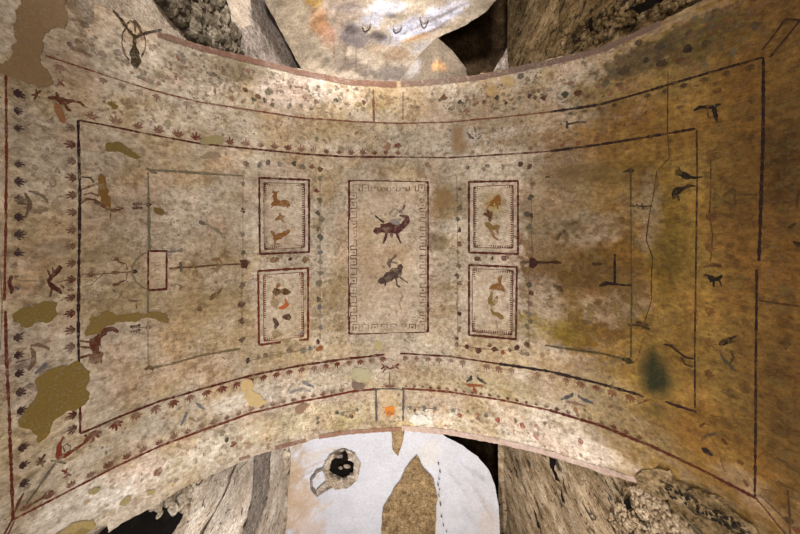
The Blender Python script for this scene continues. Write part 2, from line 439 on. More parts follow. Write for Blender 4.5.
# returns between the wider room and the narrower bays
for sx in (-1, 1):
    for yy, nm in ((YT, 'top'), (YB, 'bottom')):
        x0, x1 = XW * sx, (R + .4) * sx
        q = [(x0, yy, 0), (x1, yy, 0), (x1, yy, ZC + .6), (x0, yy, ZC + .6)]
        d = -1 if yy < 0 else 1
        q = [(a, b + d * .06, c) for a, b, c in q]
        if d * sx > 0: q = q[::-1]
        slab('wall_return_%s_%s' % ('left' if sx < 0 else 'right', nm), q, .02, M['wall_tan'], .2, .01)
slab('floor', [(-4, -9, 0), (4, -9, 0), (4, 9, 0), (-4, 9, 0)], .2, M['floor'], .3, .02)
for yy, nm in ((-2.4 * H, 'wall_far_top'), (2.4 * H, 'wall_far_bottom')):
    q = [(-5, yy, 0), (-5, yy, 11), (5, yy, 11), (5, yy, 0)]
    slab(nm, q if yy < 0 else q[::-1], .3, M['dark'], .3, .05)
slab('ceiling_upper', [(-5, -9, CZ + 2.5 * H), (-5, 9, CZ + 2.5 * H), (5, 9, CZ + 2.5 * H), (5, -9, CZ + 2.5 * H)], .2, M['dark'], .2, .12)
for sx, nm in ((-1, 'wall_upper_left'), (1, 'wall_upper_right')):
    q = [(sx * 4.2, -9, 4), (sx * 4.2, 9, 4), (sx * 4.2, 9, 11), (sx * 4.2, -9, 11)]
    slab(nm, q if sx < 0 else q[::-1], .2, M['dark'], .25, .1)


def skin_tone(base, blobs):
    def f(X, Y):
        X = np.asarray(X, float); Y = np.asarray(Y, float); k = FP / H
        x = X * k; y = Y * k
        col = np.empty(x.shape + (3,)); col[:] = lin(base)
        n = (fbm(x / 9, y / 9, 15, 4) - .5) * 1.6 + (fbm(x / 3, y / 3, 19, 3) - .5)
        for (a, b, rx, ry, rot, c, st) in blobs:
            r = math.radians(rot); u = (x - a) * math.cos(r) + (y - b) * math.sin(r); v = -(x - a) * math.sin(r) + (y - b) * math.cos(r)
            w = np.clip((1.15 - np.sqrt((u / rx) ** 2 + (v / ry) ** 2) - n * .7) / .55, 0, 1) * st
            col = col * (1 - w[..., None]) + lin(c) * w[..., None]
        return col
    return f


def skin(name, poly, zf, th, mat, label=None, step=4, amp=.03, kind='structure', cat=None, rag=1.2, parent=None, tn=None, freq=14, group=None):
    """curved masonry skin: outline given by its corners, depth by zf (multiples of H), with real thickness"""
    Q = []
    for i in range(len(poly)):
        (x0, y0), (x1, y1) = poly[i], poly[(i + 1) % len(poly)]
        n = max(1, int(math.hypot(x1 - x0, y1 - y0) / 2.))
        for k in range(n):
            t = k / n; x = x0 + (x1 - x0) * t; y = y0 + (y1 - y0) * t
            Q.append((x + (float(fbm(x / 5, y / 5, 71, 3)) - .5) * rag * 2, y + (float(fbm(x / 5, y / 5, 83, 3)) - .5) * rag * 2))
    n = len(Q); pts = [Vector(q) for q in Q]
    xs = [q[0] for q in Q]; ys = [q[1] for q in Q]
    x = min(xs) + step
    while x < max(xs):
        y = min(ys) + step
        while y < max(ys): pts.append(Vector((x, y))); y += step
        x += step
    V, _, F, *_ = delaunay_2d_cdt(pts, [], [list(range(n))], 1, 1e-6)
    A = np.array([[v[0], v[1]] for v in V])
    z = np.array([zf(*p) for p in A]) * H + (fbm(A[:, 0] / freq, A[:, 1] / freq, 90, 5) - .5) * 2 * amp
    W = np.stack([(A[:, 0] - PX) / FP * z, (A[:, 1] - PY) / FP * z, CZ + z], 1)
    Fs = []
    for f in F:
        a, b, c = (A[i] for i in f[:3])
        Fs.append(list(f) if (b[0] - a[0]) * (c[1] - a[1]) - (b[1] - a[1]) * (c[0] - a[0]) < 0 else list(f)[::-1])
    cnt = {}
    for f in Fs:
        for i in range(len(f)): cnt[(f[i], f[(i + 1) % len(f)])] = 1
    bd = [(a, b) for (a, b) in cnt if (b, a) not in cnt]
    N = len(W); d = W - np.array([0, 0, CZ]); d /= np.linalg.norm(d, axis=1)[:, None]
    W2 = W + d * th
    full = Fs + [[i + N for i in f[::-1]] for f in Fs] + [[b, a, a + N, b + N] for a, b in bd]
    col = None
    if tn is not None: c = tn(A[:, 0] * H / FP, A[:, 1] * H / FP); col = np.concatenate([c, c])
    o = mesh_obj(name, np.concatenate([W, W2]), full, mat, parent, col)
    return tag(o, label, cat, group, kind if not parent else None)


def onwall(X): return lambda x, y: X * FP / (x - PX) / H


WHITE = skin_tone((204, 203, 209), [(262, 500, 30, 70, 12, (150, 122, 92), .8), (470, 470, 22, 1.2, 42, (164, 158, 170), .6), (478, 492, 20, 1.1, 50, (170, 156, 150), .6), (460, 486, 24, 1.2, 52, (176, 170, 178), .6), (486, 508, 18, 1.3, 58, (176, 158, 142), .6), (466, 512, 22, 1.2, 55, (180, 176, 186), .6), (452, 474, 18, 1.0, 45, (180, 174, 184), .6), (480, 476, 12, 1.4, 48, (150, 146, 160), .6), (300, 478, 22, 1.6, -32, (170, 140, 108), .6), (306, 500, 24, 1.8, -36, (176, 148, 122), .6), (312, 466, 18, 1.4, -24, (180, 152, 120), .6), (296, 520, 20, 1.6, -44, (160, 134, 112), .6), (275, 490, 30, 60, 10, (176, 150, 118), .9), (300, 505, 18, 26, 30, (196, 172, 148), .8), (292, 470, 10, 22, 20, (190, 164, 136), .7), (312, 528, 16, 14, 0, (200, 176, 160), .7),
    (322, 452, 22, 2.4, -14, (206, 190, 172), .7), (308, 462, 20, 2, -25, (204, 186, 166), .6), (318, 512, 26, 2.5, -35, (205, 188, 170), .6),
    (468, 480, 18, 3, 40, (206, 200, 212), .6), (478, 510, 16, 3, 45, (208, 200, 206), .6), (455, 500, 18, 3, 50, (214, 208, 218), .5), (488, 525, 14, 10, 45, (214, 200, 190), .6), (463, 462, 14, 3, 30, (214, 210, 226), .6),
    (430, 455, 12, 14, 0, (216, 208, 196), .5), (438, 508, 5, 30, 0, (206, 202, 200), .6), (428, 528, 14, 8, 0, (222, 214, 206), .6)])
SHELL = skin_tone((196, 180, 160), [(322, 40, 1.6, 26, 0, (150, 100, 76), .6), (334, 44, 1.4, 20, 0, (160, 110, 84), .6), (327, 30, 1.5, 22, 0, (176, 124, 84), .6), (345, 50, 1.6, 16, 0, (120, 96, 84), .6), (338, 20, 2.0, 16, 0, (206, 176, 140), .6), (356, 60, 1.6, 14, 0, (110, 92, 84), .6), (310, 34, 2.0, 20, 0, (180, 150, 124), .6), (364, 50, 1.4, 12, 0, (190, 176, 164), .6), (305, 20, 2.0, 16, 0, (222, 206, 186), .6), (300, 30, 26, 60, -20, (208, 190, 164), .9), (345, 20, 22, 30, 0, (190, 168, 150), .6), (318, 22, 12, 12, 0, (206, 150, 104), .75), (330, 35, 8, 14, 0, (192, 140, 112), .6), (313, 2, 9, 5, 0, (204, 160, 74), .8),
    (355, 36, 20, 12, 20, (112, 106, 112), .75), (385, 40, 18, 8, 0, (140, 128, 124), .7), (385, 8, 20, 9, 0, (236, 236, 250), .9), (372, 20, 14, 8, 0, (214, 216, 232), .8), (430, 22, 50, 11, -24, (226, 226, 242), .9), (400, 30, 16, 6, 0, (200, 204, 222), .8),  # whitest blobs put the bright highlights into the plaster colour
    (350, 8, 20, 5, 0, (150, 140, 140), .5), (345, 65, 32, 9, 8, (116, 102, 92), .75), (390, 72, 26, 8, 0, (110, 100, 98), .75), (395, 54, 20, 8, 0, (150, 120, 92), .7), (378, 36, 10, 5, 10, (70, 64, 70), .8), (392, 16, 10, 3, 0, (120, 112, 116), .7), (350, 30, 6, 4, 0, (86, 76, 76), .7), (440, 16, 36, 1.6, -26, (150, 132, 120), .7), (455, 18, 34, 1.4, -29, (170, 150, 130), .7), (425, 34, 30, 1.6, -22, (140, 112, 88), .7), (415, 38, 16, 3, -18, (204, 160, 104), .7), (420, 48, 12, 6, -30, (206, 200, 204), .7),
    (470, 12, 34, 3, -32, (196, 182, 160), .7), (450, 26, 30, 2.4, -28, (200, 176, 150), .5), (310, 50, 12, 16, 0, (160, 146, 132), .5), (375, 48, 12, 5, 0, (186, 158, 130), .6)])
zw = lambda x, y: 1.84 + .05 * math.cos((x - 395) / 70.) - .0004 * (y - 430)
zu = lambda x, y: 2.03 - .0058 * (70 - max(y, -45)) - .001 * max(0, -45 - y) - .000012 * (x - 400) ** 2
lower_vault = skin('ceiling_bottom', [(262, 424), (424, 418), (446, 437), (462, 445), (478, 457), (489, 470), (495, 485), (498.5, 505), (500, 534), (500, 720), (262, 720)], zw, .25, M['lime'],
      'bright white plastered vault beyond the lower edge of the painted one', rag=.5, tn=WHITE, step=2)
skin('wall_pier_bottom', [(262, 424), (286, 430), (290, 452), (282, 478), (288, 500), (284, 534), (282, 590), (236, 590), (246, 534), (250, 500), (256, 470)], lambda x, y: 1.76, .2, M['rough_pale'], 'crumbling pale mortar pier beside the white vault', amp=.09, rag=3, freq=7)
upper_vault = skin('ceiling_top', [(250, -170), (262, -45), (264, 0), (283, 35), (303, 72), (330, 92), (404, 92), (404, 76), (418, 56), (437, 38), (466, 25), (488, 10), (500, -6), (505, -45), (512, -170)], zu, .25, M['limed'],
      'stained whitish vault beyond the upper edge of the painted one', amp=.05, rag=.8, tn=SHELL, step=2)
skin('wall_pendentive', [(398, 86), (404, 76), (418, 56), (437, 37), (452, 50), (466, 68), (468, 84)], lambda x, y: 1.5 + .0035 * abs(x - 437), .3, M['limed'], 'pointed pale masonry stub under the stained whitish vault', rag=.5,
     tn=skin_tone((112, 100, 86), [(440, 66, 7, 6, 20, (176, 136, 92), .9), (412, 68, 8, 14, 35, (150, 144, 142), .8), (455, 60, 6, 12, -40, (150, 134, 118), .6)]))
skin('wall_pier_top', [(492, 74), (497, 64), (503, 56), (507, 48), (509, 76)], lambda x, y: 1.42, .3, M['granular'], 'small grey plaster spur at the foot of the dark opening', rag=.4)

# patches on the white vault: real layers of mortar a few centimetres proud
mp = skin('mortar_patch', [(416, 454), (424, 469), (433, 479), (437, 495), (436, 520), (434, 600), (384, 600), (381, 530), (383, 508), (393, 492), (403, 474)], lambda x, y: zw(x, y) - .0125, .035, M['mortar'],
     'tall pointed patch of coarse brown mortar in the middle of the white vault', kind=None, cat='mortar patch', rag=1.6, amp=.03)
skin('mortar_patch', [(391.5, 424), (405, 424), (403, 441), (398, 456), (392.5, 450)], lambda x, y: zw(x, y) - .0125, .035, M['mortar'], 'small dark brown mortar patch where the white vault meets the painted edge', kind=None, cat='mortar patch', rag=.8, amp=.03)
hole = empty('broken_hole', Vector(ray(340, 470, Z=zw(340, 470) * H)), label='jagged hole with crumbling rim in the white vault, its shade a flat black patch', cat='hole')
skin('rim', [(325, 462), (331, 455), (344, 449), (352, 452), (358, 460), (361, 467), (357, 480), (348, 488), (336, 489), (328, 486), (318, 494), (316, 492), (327, 481), (324, 470)], lambda x, y: zw(x, y) - .0125, .035, M['rough_pale'], parent=hole, rag=2.6, amp=.03)
skin('hole_shade', [(329, 470), (331.5, 461), (337, 456), (345, 450.5), (348, 454.6), (347.7, 461), (354, 462.5), (353.4, 471.5), (349.5, 475), (342.7, 478), (333.7, 474)], lambda x, y: zw(x, y) - .0165, .012, M['black'], parent=hole, rag=.8, amp=.03)  # shade inside the hole, a black patch laid on the uncut vault
skin('chipped_edge', [(310, 480), (316, 471), (325, 468), (325, 470), (318, 473), (312.5, 480), (313, 488), (318, 493), (330, 485), (332, 487), (317, 497), (311, 490)], lambda x, y: zw(x, y) - .0125, .035, M['granular'], parent=hole, rag=.8, amp=.03)


def rock_verts(r, seed, sq=(1, 1, 1)):
    import bmesh
    bm = bmesh.new(); bmesh.ops.create_icosphere(bm, subdivisions=2, radius=1)
    rs = random.Random(seed); pl = []
    for k in range(7):
        v = Vector((rs.gauss(0, 1), rs.gauss(0, 1), rs.gauss(0, 1))).normalized(); pl.append((v, rs.uniform(.55, .85)))
    for v in bm.verts:
        for n, d in pl:
            t = v.co.dot(n)
            if t > d: v.co -= n * (t - d)
    V = [(v.co.x * r * sq[0], v.co.y * r * sq[1], v.co.z * r * sq[2]) for v in bm.verts]; F = [[v.index for v in f.verts] for f in bm.faces]
    bm.free(); return V, F


def inside(x, y, poly):
    c = False
    for i in range(len(poly)):
        (x0, y0), (x1, y1) = poly[i], poly[i - 1]
        if (y0 > y) != (y1 > y) and x < (x1 - x0) * (y - y0) / (y1 - y0) + x0: c = not c
    return c


def rubble(name, poly, zf, n, r0, r1, mat, label, seed):
    rs = random.Random(seed); V = []; F = []; xs = [p[0] for p in poly]; ys = [p[1] for p in poly]; k = 0
    while k < n:
        x = rs.uniform(min(xs), max(xs)); y = rs.uniform(min(ys), max(ys))
        if not inside(x, y, poly): continue
        c = ray(x, y, Z=zf(x, y) * H); v, f = rock_verts(rs.uniform(r0, r1), rs.random(), (rs.uniform(.6, 1), rs.uniform(.8, 1.3), rs.uniform(.7, 1.2)))
        b = len(V); V += [(c[0] + p[0], c[1] + p[1], c[2] + p[2]) for p in v]; F += [[i + b for i in q] for q in f]; k += 1
    return tag(mesh_obj(name, V, F, mat, smooth=False), label, 'rubble', kind='stuff')


for i, (x, y, r) in enumerate([(347, 466, .06), (338, 479, .05), (345, 479, .05), (339, 456, .07), (332, 476, .04), (352, 474, .045), (341, 468, .04)]):
    v, f = rock_verts(r, i, (1.4, .8, .6)); c = ray(x, y, Z=(zw(x, y) - .034) * H)
    mesh_obj('stone', [(c[0] + p[0], c[1] + p[1], c[2] + p[2]) for p in v], f, M['granular' if i else 'plaster_pale'], hole, smooth=False)

# ring shaped sockets on the stained vault
for (x, y) in ((366, 24), (397, 26), (424, 19)):
    V = []; F = []; n = 20; c = ray(x, y, Z=zu(x, y) * H + (float(fbm(x / 14, y / 14, 90, 5)) - .5) * .1 - .03); rr = 3.9 * zu(x, y) * H / FP
    for i in range(n):
        a = i / n * 2 * math.pi; q = 1 + .12 * math.sin(3 * a + x)
        for j in range(6):
            b = j / 6 * 2 * math.pi; V.append((c[0] + (rr * q + .014 * math.cos(b)) * math.cos(a), c[1] + (rr * q + .014 * math.cos(b)) * math.sin(a), c[2] + .014 * math.sin(b)))
            F.append([i * 6 + j, i * 6 + (j + 1) % 6, (i + 1) % n * 6 + (j + 1) % 6, (i + 1) % n * 6 + j])
    nm = {366: 'leftmost', 397: 'middle', 424: 'rightmost'}[x]
    tag(mesh_obj('ring_mark', V, F, M['granular']), 'small grey ring on the stained whitish vault, the %s of three' % nm, 'ring', 'rings on the stained vault')

# facings on the side walls
XL = -XW + .05
skin('wall_facing_left_top', [(60, -30), (142, -14), (156, 2), (172, 22), (186, 36), (194, 48), (180, 52), (84, 20)], onwall(XL), .06, M['plaster_pale'], 'pale smooth plaster facing in the upper left corner', rag=.8, amp=.01)
skin('wall_backing_left_top', [(146, -20), (158, 4), (190, 42), (200, 58), (240, 60), (238, 50), (222, -20)], onwall(XL - .03), .05, M['black'], 'black backing sheet behind the rubble', rag=.8, amp=.04, freq=6)  # black sheet filling the gaps between the stones
RP = [(156, -16), (163, 2), (180, 22), (196, 42), (244, 57), (240, 42), (228, 20), (220, 0), (218, -18)]
rubble('rubble_masonry', RP, onwall(XL + .03), 190, .03, .12, M['rock'], 'jumble of grey and brown stones over a black backing at the upper left edge', 5)
skin('wall_strip_left_top', [(214, -20), (218, 0), (232, 28), (243, 52), (250, 66), (252, 50), (251, 0), (252, -20)], onwall(XL - .03), .04, M['plaster_pale'], 'narrow pale plaster strip between rubble and granular wall', rag=.6, amp=.02)
skin('wall_pilaster_left_bottom', [(241, 452), (262, 446), (262, 500), (252, 534), (250, 580), (180, 580), (203, 534), (226, 492)], onwall(XL - .03), .2, M['wall_grey'], 'smoother grey pilaster on the streaked wall', rag=.8, amp=.03)
skin('wall_band_left_bottom', [(256, 448), (272, 444), (268, 500), (256, 534), (250, 580), (228, 580), (243, 534), (252, 500)], onwall(XL + .0), .1, M['granular'], 'dark granular band beside the grey pilaster', rag=1.6, amp=.05, freq=6)
skin('wall_recess_shade_left_bottom', [(70, 560), (108, 525), (150, 498), (186, 505), (182, 518), (168, 540), (160, 575)], onwall(XL + .03), .1, M['black'], 'flat black sheet standing for the shaded recess in the lower left corner', rag=1, amp=.03)  # recess shade painted as a black sheet proud of the wall
rubble('rubble_masonry', [(150, 506), (160, 497), (178, 492), (190, 490), (192, 500), (184, 514), (172, 510), (160, 515)], onwall(XL + .14), 26, .03, .06, M['rough_pale'], 'small clump of broken pale stones at the lower left edge of the vault', 8)
# right walls: jamb and broken courses
XR = XW - .05
skin('wall_jamb_right_bottom', [(498, 440), (507, 442), (508, 500), (508, 580), (499, 580), (498.5, 500)], lambda x, y: 1.93, .2, M['wall_tan'], 'narrow tan jamb edge beside the white vault', rag=.3, amp=.02)
for k, (pl) in enumerate([[(548, 456), (556, 459), (554, 468), (560, 482), (556, 480), (551, 468)], [(560, 486), (563, 494), (566, 504), (562, 500)], [(532, 506), (535, 512), (541, 530), (537, 526)], [(624, 502), (629, 498), (631, 508), (626, 510)], [(513, 464), (515, 468), (519, 480), (516, 476)]]):
    skin('wall_gouge_shade_right_bottom', pl, onwall(XR - .06), .03, M['black'], rag=1.6, amp=.03, freq=4)  # flat black patches in place of shaded gouges
rubble('rubble_masonry', [(625, 486), (645, 488), (668, 502), (700, 540), (690, 560), (640, 560), (610, 520)], onwall(XR - .0), 420, .012, .04, M['wall_tan'], 'crumbling pale stony masonry along the broken lower right edge', 12)
for k, pl in enumerate([[(630, 8), (660, -6), (668, -2), (640, 14)], [(588, 22), (593, 17), (594, 28), (590, 32)]]):
    skin('wall_gouge_shade_right_top', pl, onwall(XR - .06), .03, M['black'], rag=2.5, amp=.05, freq=4)  # gouge shade put on as flat black patches
rubble('rubble_masonry', [(560, 30), (600, 8), (660, -12), (700, -20), (690, 2), (640, 26), (600, 42), (560, 56)], onwall(XR + .04), 220, .015, .05, M['wall_brown'], 'rough brown broken stones beyond the upper right edge', 14)

# =================================================================== PAINTING
DR = (88, 34, 22); RD = (112, 46, 28); PUR = (84, 40, 40); BK = (44, 28, 26); OC = (122, 84, 30); GR = (104, 104, 84); BL = (104, 112, 122); OL = (116, 98, 42); OR = (170, 92, 36)
PI = math.pi


def motif(p, s0, y0, ang, shapes, col, a):
    col = np.array(col) * .78
    ca, sa = math.cos(ang), math.sin(ang)
    for sh in shapes: p.add([(s0 + u * ca - v * sa, y0 + u * sa + v * ca) for u, v in sh], [list(range(len(sh)))], (*lin(col), a))


def leaf_shape(L, W, an, off=0.):
    o = []
    for u, v in ((off, 0), (L * .3, W * .42), (L * .7, W * .5), (L, W * .12), (L, -W * .12), (L * .7, -W * .5), (L * .3, -W * .42)):
        o.append((v * math.cos(an) + u * math.sin(an), u * math.cos(an) - v * math.sin(an)))
    return o


def palmette_shapes(h, k=5, j=.15):
    o = []
    for i in range(k):
        t = (i - (k - 1) / 2) / ((k - 1) / 2)
        o.append(leaf_shape(h * (1 - .28 * abs(t)) * random.uniform(1 - j, 1 + j), h * .25, t * 1.05, h * .12))
    o.append([(-.34 * h, .02 * h), (-.3 * h, .3 * h), (.3 * h, .3 * h), (.34 * h, .02 * h), (.2 * h, -.1 * h), (-.2 * h, -.1 * h)])
    return o


def polyline_chart(pts):
    q = []
    for i in range(len(pts) - 1):
        for k in range(8):
            t = k / 8; q.append(chart(pts[i][0] + (pts[i + 1][0] - pts[i][0]) * t, pts[i][1] + (pts[i + 1][1] - pts[i][1]) * t))
    q.append(chart(*pts[-1])); return np.array(q)


def border(label, lines, motifs, group=None, name='painted_border'):
    """lines: [(pts, width, colour, alpha)]; motifs: [(pts, side, spacing, offset, height, colour, alpha, skip)]"""
    pts = lines[0][0]; root = empty(name, base_of(*pts[len(pts) // 2]), label=label, cat='painted border', group=group)
    for (pt, w, c, a) in lines:
        p = Paint(); p.stroke([(x, y, w) for x, y in pt], c, a); p.build('painted_line', root, .0045)
    for (pt, side, sp, off, h, c, a, skip) in motifs:
        q = polyline_chart(pt); d = np.hypot(*np.diff(q, axis=0).T); L = np.concatenate([[0], np.cumsum(d)])
        t = sp * .5
        while t < L[-1]:
            x = np.interp(t, L, q[:, 0]); y = np.interp(t, L, q[:, 1]); x2 = np.interp(t + .02, L, q[:, 0]); y2 = np.interp(t + .02, L, q[:, 1])
            t += sp * random.uniform(.96, 1.04)
            if random.random() < skip: continue
            ang = math.atan2(y2 - y, x2 - x)
            nx, ny = -math.sin(ang) * side, math.cos(ang) * side
            p = Paint(); sh = palmette_shapes(h * random.uniform(.72, .92))
            if side < 0: sh = [[(u, -v) for u, v in s_] for s_ in sh]
            ca, sa = math.cos(ang), math.sin(ang)
            motif(p, x + nx * off, y + ny * off, ang, sh, c, a * random.uniform(.75, 1.1))
            p.build('palmette', root, .0055)
    return root


ITOP = [(79, 120.5), (100.4, 124.2), (139, 132), (199.5, 143.5), (250, 149), (300.4, 154), (350.6, 157), (400, 157.4), (450, 158), (500, 154.8), (550.6, 151), (598, 145), (637.6, 139), (667.8, 134), (695, 129)]
IBOT = [(80.3, 432.6), (120, 416.5), (160.6, 401.3), (199.5, 389.7), (250, 376), (300.4, 365.4), (350.6, 357.6), (384, 354.5), (400, 353.8), (450, 356.3), (500, 363.4), (550.6, 371.4), (598, 383), (650, 397.5), (695.4, 412)]
OTOP = [(45, 55.7), (100.4, 74), (150.6, 89.8), (200, 102.4), (250, 110.4), (300.4, 118), (350.6, 121.7), (400, 123.5), (450, 122.2), (500.4, 117.4), (550.6, 111.7), (600, 104.4), (650, 90.3), (700.4, 75.3), (762, 57.5)]
OBOT = [(13.8, 519), (62.7, 494), (113, 467.8), (163, 445), (199.5, 431.4), (250, 413.8), (308, 400), (350.6, 391), (376, 388.8), (402, 388.4), (450, 391.5), (500, 399), (550.6, 410), (600, 425), (650, 445), (700.4, 469), (755.6, 497.9)]
sh = lambda P_, dy: [(x, y + dy) for x, y in P_]
border('dark red band of palmettes along the upper side of the inner painted frame', [(ITOP[:8], 1.9, DR, .9), (ITOP[7:11], 1.6, DR, .85), (ITOP[10:], 2.4, BK, .85)],
       [(ITOP[:8], -1, .137, .03, .075, RD, .75, .05), (ITOP[7:12], -1, .15, .03, .06, RD, .5, .1)])
border('dark red band of palmettes along the lower side of the inner painted frame', [(IBOT[:8], 2.2, DR, .9), (IBOT[8:11], 1.8, DR, .9), (IBOT[10:], 2.8, BK, .88)],
       [(IBOT[:8], 1, .128, .03, .08, RD, .85, .03), (IBOT[8:14], 1, .13, .03, .075, RD, .65, .05)])
LI = [(78, 121), (79, 200), (78.5, 270), (78.5, 340), (79, 362)]; LI2 = [(79.5, 405), (79.5, 432)]
border('near-black vertical line with red palmettes on the left of the inner painted frame', [(LI, 3.1, BK, .93), (LI2, 2.6, DR, .9)],
       [(LI, 1, .122, .022, .062, DR, .8, .04), (LI2, 1, .1, .022, .06, DR, .8, 0)])
RI = [(697, 130), (697.5, 180), (697, 230), (696, 300), (695, 350), (695, 408)]
border('faint dark double line on the right of the inner painted frame', [(RI, 1.8, BK, .75), ([(711, 150), (711, 190), (710, 215), (713, 235), (711, 262)], 1.2, BK, .6)],
       [([(699, 140), (698, 300), (697, 400)], -1, .24, .05, .07, DR, .5, .25)])
border('thin red line with small motifs along the upper outer painted frame', [(OTOP[:8], 1.5, RD, .75), (OTOP[7:11], 1.5, RD, .7), (OTOP[10:], 2.6, BK, .85)],
       [([(48, 58), *OTOP[1:4]], 1, .11, .03, .06, (120, 66, 48), .6, .1), (OTOP[10:], 1, .12, .03, .05, BK, .6, .1)])
border('red line with small palmettes along the lower outer painted frame', [(OBOT[:9], 2.1, RD, .9), (OBOT[9:13], 2.0, RD, .85), (OBOT[12:], 2.8, DR, .88)],
       [(OBOT[:8], -1, .105, .025, .06, RD, .75, .05), (OBOT[9:15], -1, .095, .022, .045, DR, .75, .03)])
LO = [(5.5, 76), (6, 150), (5, 230), (4.5, 300)]; LO2 = [(5.5, 312), (8, 380), (9.5, 440), (12.5, 519)]
border('thick rust red vertical line with dark palmettes at the far left', [(LO, 2.8, RD, .9), (LO2, 3.4, (104, 40, 24), .92), ([(12, 519), (4, 534), (-4, 548)], 2, DR, .8), ([(14, 521), (8, 534), (2, 546)], 2, RD, .8)],
       [([(7, 82), (7.5, 260)], -1, .116, .03, .058, (64, 38, 38), .9, .12), ([(7, 312), (9, 378), (11, 440), (13, 490)], -1, .12, .03, .058, (66, 38, 34), .9, .05)])
RO = [(763.5, 58), (763, 130), (761, 200), (759, 260)]; RO2 = [(757, 270), (756.5, 350), (755.5, 430), (755, 496)]
border('thick dark vertical line at the far right of the painted frame', [(RO, 3.6, BK, .92), (RO2, 2.6, BK, .85), ([(757, 300), (775, 303), (800, 306)], 2, BK, .6)],
       [([(761, 70), (760, 140)], 1, .13, .03, .05, BK, .5, .3), ([(756, 290), (755, 400)], 1, .16, .03, .06, BK, .45, .4)])
border('pair of dark slanting lines in the upper right corner', [([(762, 50), (775, 34), (786, 18)], 1.8, BK, .75), ([(770, 57), (786, 38), (800, 20)], 2.2, BK, .7), ([(786, 19), (802, 20)], 2, BK, .7)], [])
border('pair of dark slanting lines in the lower right corner', [([(756, 498), (768, 512), (786, 534)], 1.6, DR, .7), ([(760, 495), (778, 512), (800, 536)], 1.5, BK, .5), ([(788, 490), (790, 515), (791, 540)], 2, BK, .55)], [])

# worn coloured bands on the two arrises of the vault
def arris(label, pts, w, off, c, a):
    p = Paint()
    for k in range(3): p.stroke([(x, y + off + (k - 1) * w * .3, w * .5) for x, y in pts], c, a)
    o = p.build('edge_band', None, .005)
    tag(o, label, 'painted band')
arris('worn red painted band along the upper edge of the vault', [(158, 32), (199.5, 45), (240, 55), (300, 70), (350.6, 80), (396, 81.6)], 5.5, 3, (112, 70, 58), .65)
arris('grey lavender worn band along the upper right edge of the vault', [(402, 81), (420, 80), (475, 75), (550.6, 60), (600, 47), (660, 20)], 5.5, 3, (120, 102, 94), .75)
arris('short red band on the lower left edge of the vault', [(239, 461), (250, 458)], 3, -1.6, (124, 84, 66), .65)
arris('red band fragment on the lower edge left of the white vault', [(275, 450), (290, 446), (306, 442)], 3.6, -2, (132, 90, 72), .65)
arris('red band on the lower edge above the white vault', [(319, 439.5), (340, 435.5), (360.6, 432.6), (402, 430)], 4, -2, (150, 104, 86), .62)
arris('pink and grey worn band along the lower right edge of the vault', [(402, 430), (450, 435), (500, 444), (550.6, 456.5), (600, 472), (640, 484)], 5, -3, (212, 196, 192), .6)

# ---- framed panels
def frame(root, q, w, c, a, name='frame_line', gaps=()):
    for i in range(4):
        if i in gaps: continue
        p = Paint(); p.stroke([(*q[i], w), (*q[(i + 1) % 4], w)], c, a); p.build(name, root, .005)


def figure(root, name, strokes, off=.0055):
    p = Paint()
    for c, a, pts in strokes: p.stroke([(x, y, w * 1.35 + .25 if w > 2.2 else w + .3) for x, y, w in pts] if name != 'lettering' else pts, np.array(c) * (1.15 if max(c) > 100 else 1.), a)
    return p.build(name, root, off)


def panel(label, q, qi, figs, gaps=(), c=DR):
    cx = sum(p[0] for p in q) / 4; cy = sum(p[1] for p in q) / 4
    root = empty('framed_painting', base_of(cx, cy), label=label, cat='framed painting')
    tint = Paint(); tint.poly(qi if qi else q, (186, 160, 132), .18); tint.build('background', root, .003)
    frame(root, q, 2.2, c, .95, gaps=gaps)
    if qi:
        frame(root, qi, 1.3, c, .8, 'inner_frame_line')
        for i in (0, 1, 2, 3):     # the dotted band
            (x0, y0), (x1, y1) = qi[i], qi[(i + 1) % 4]; n = int(math.hypot(x1 - x0, y1 - y0) / 2.2); ix, iy = (cx - (x0 + x1) / 2), (cy - (y0 + y1) / 2); d = math.hypot(ix, iy)
            p = Paint()
            for k in range(n):
                x = x0 + (x1 - x0) * (k + .5) / n; y = y0 + (y1 - y0) * (k + .5) / n
                p.stroke([(x, y, 1.2), (x + ix / d * 2.4, y + iy / d * 2.4, 1.2)], c, .8)
            p.build('dotted_band', root, .006)
    for nm, st in figs: figure(root, nm, st)
    return root


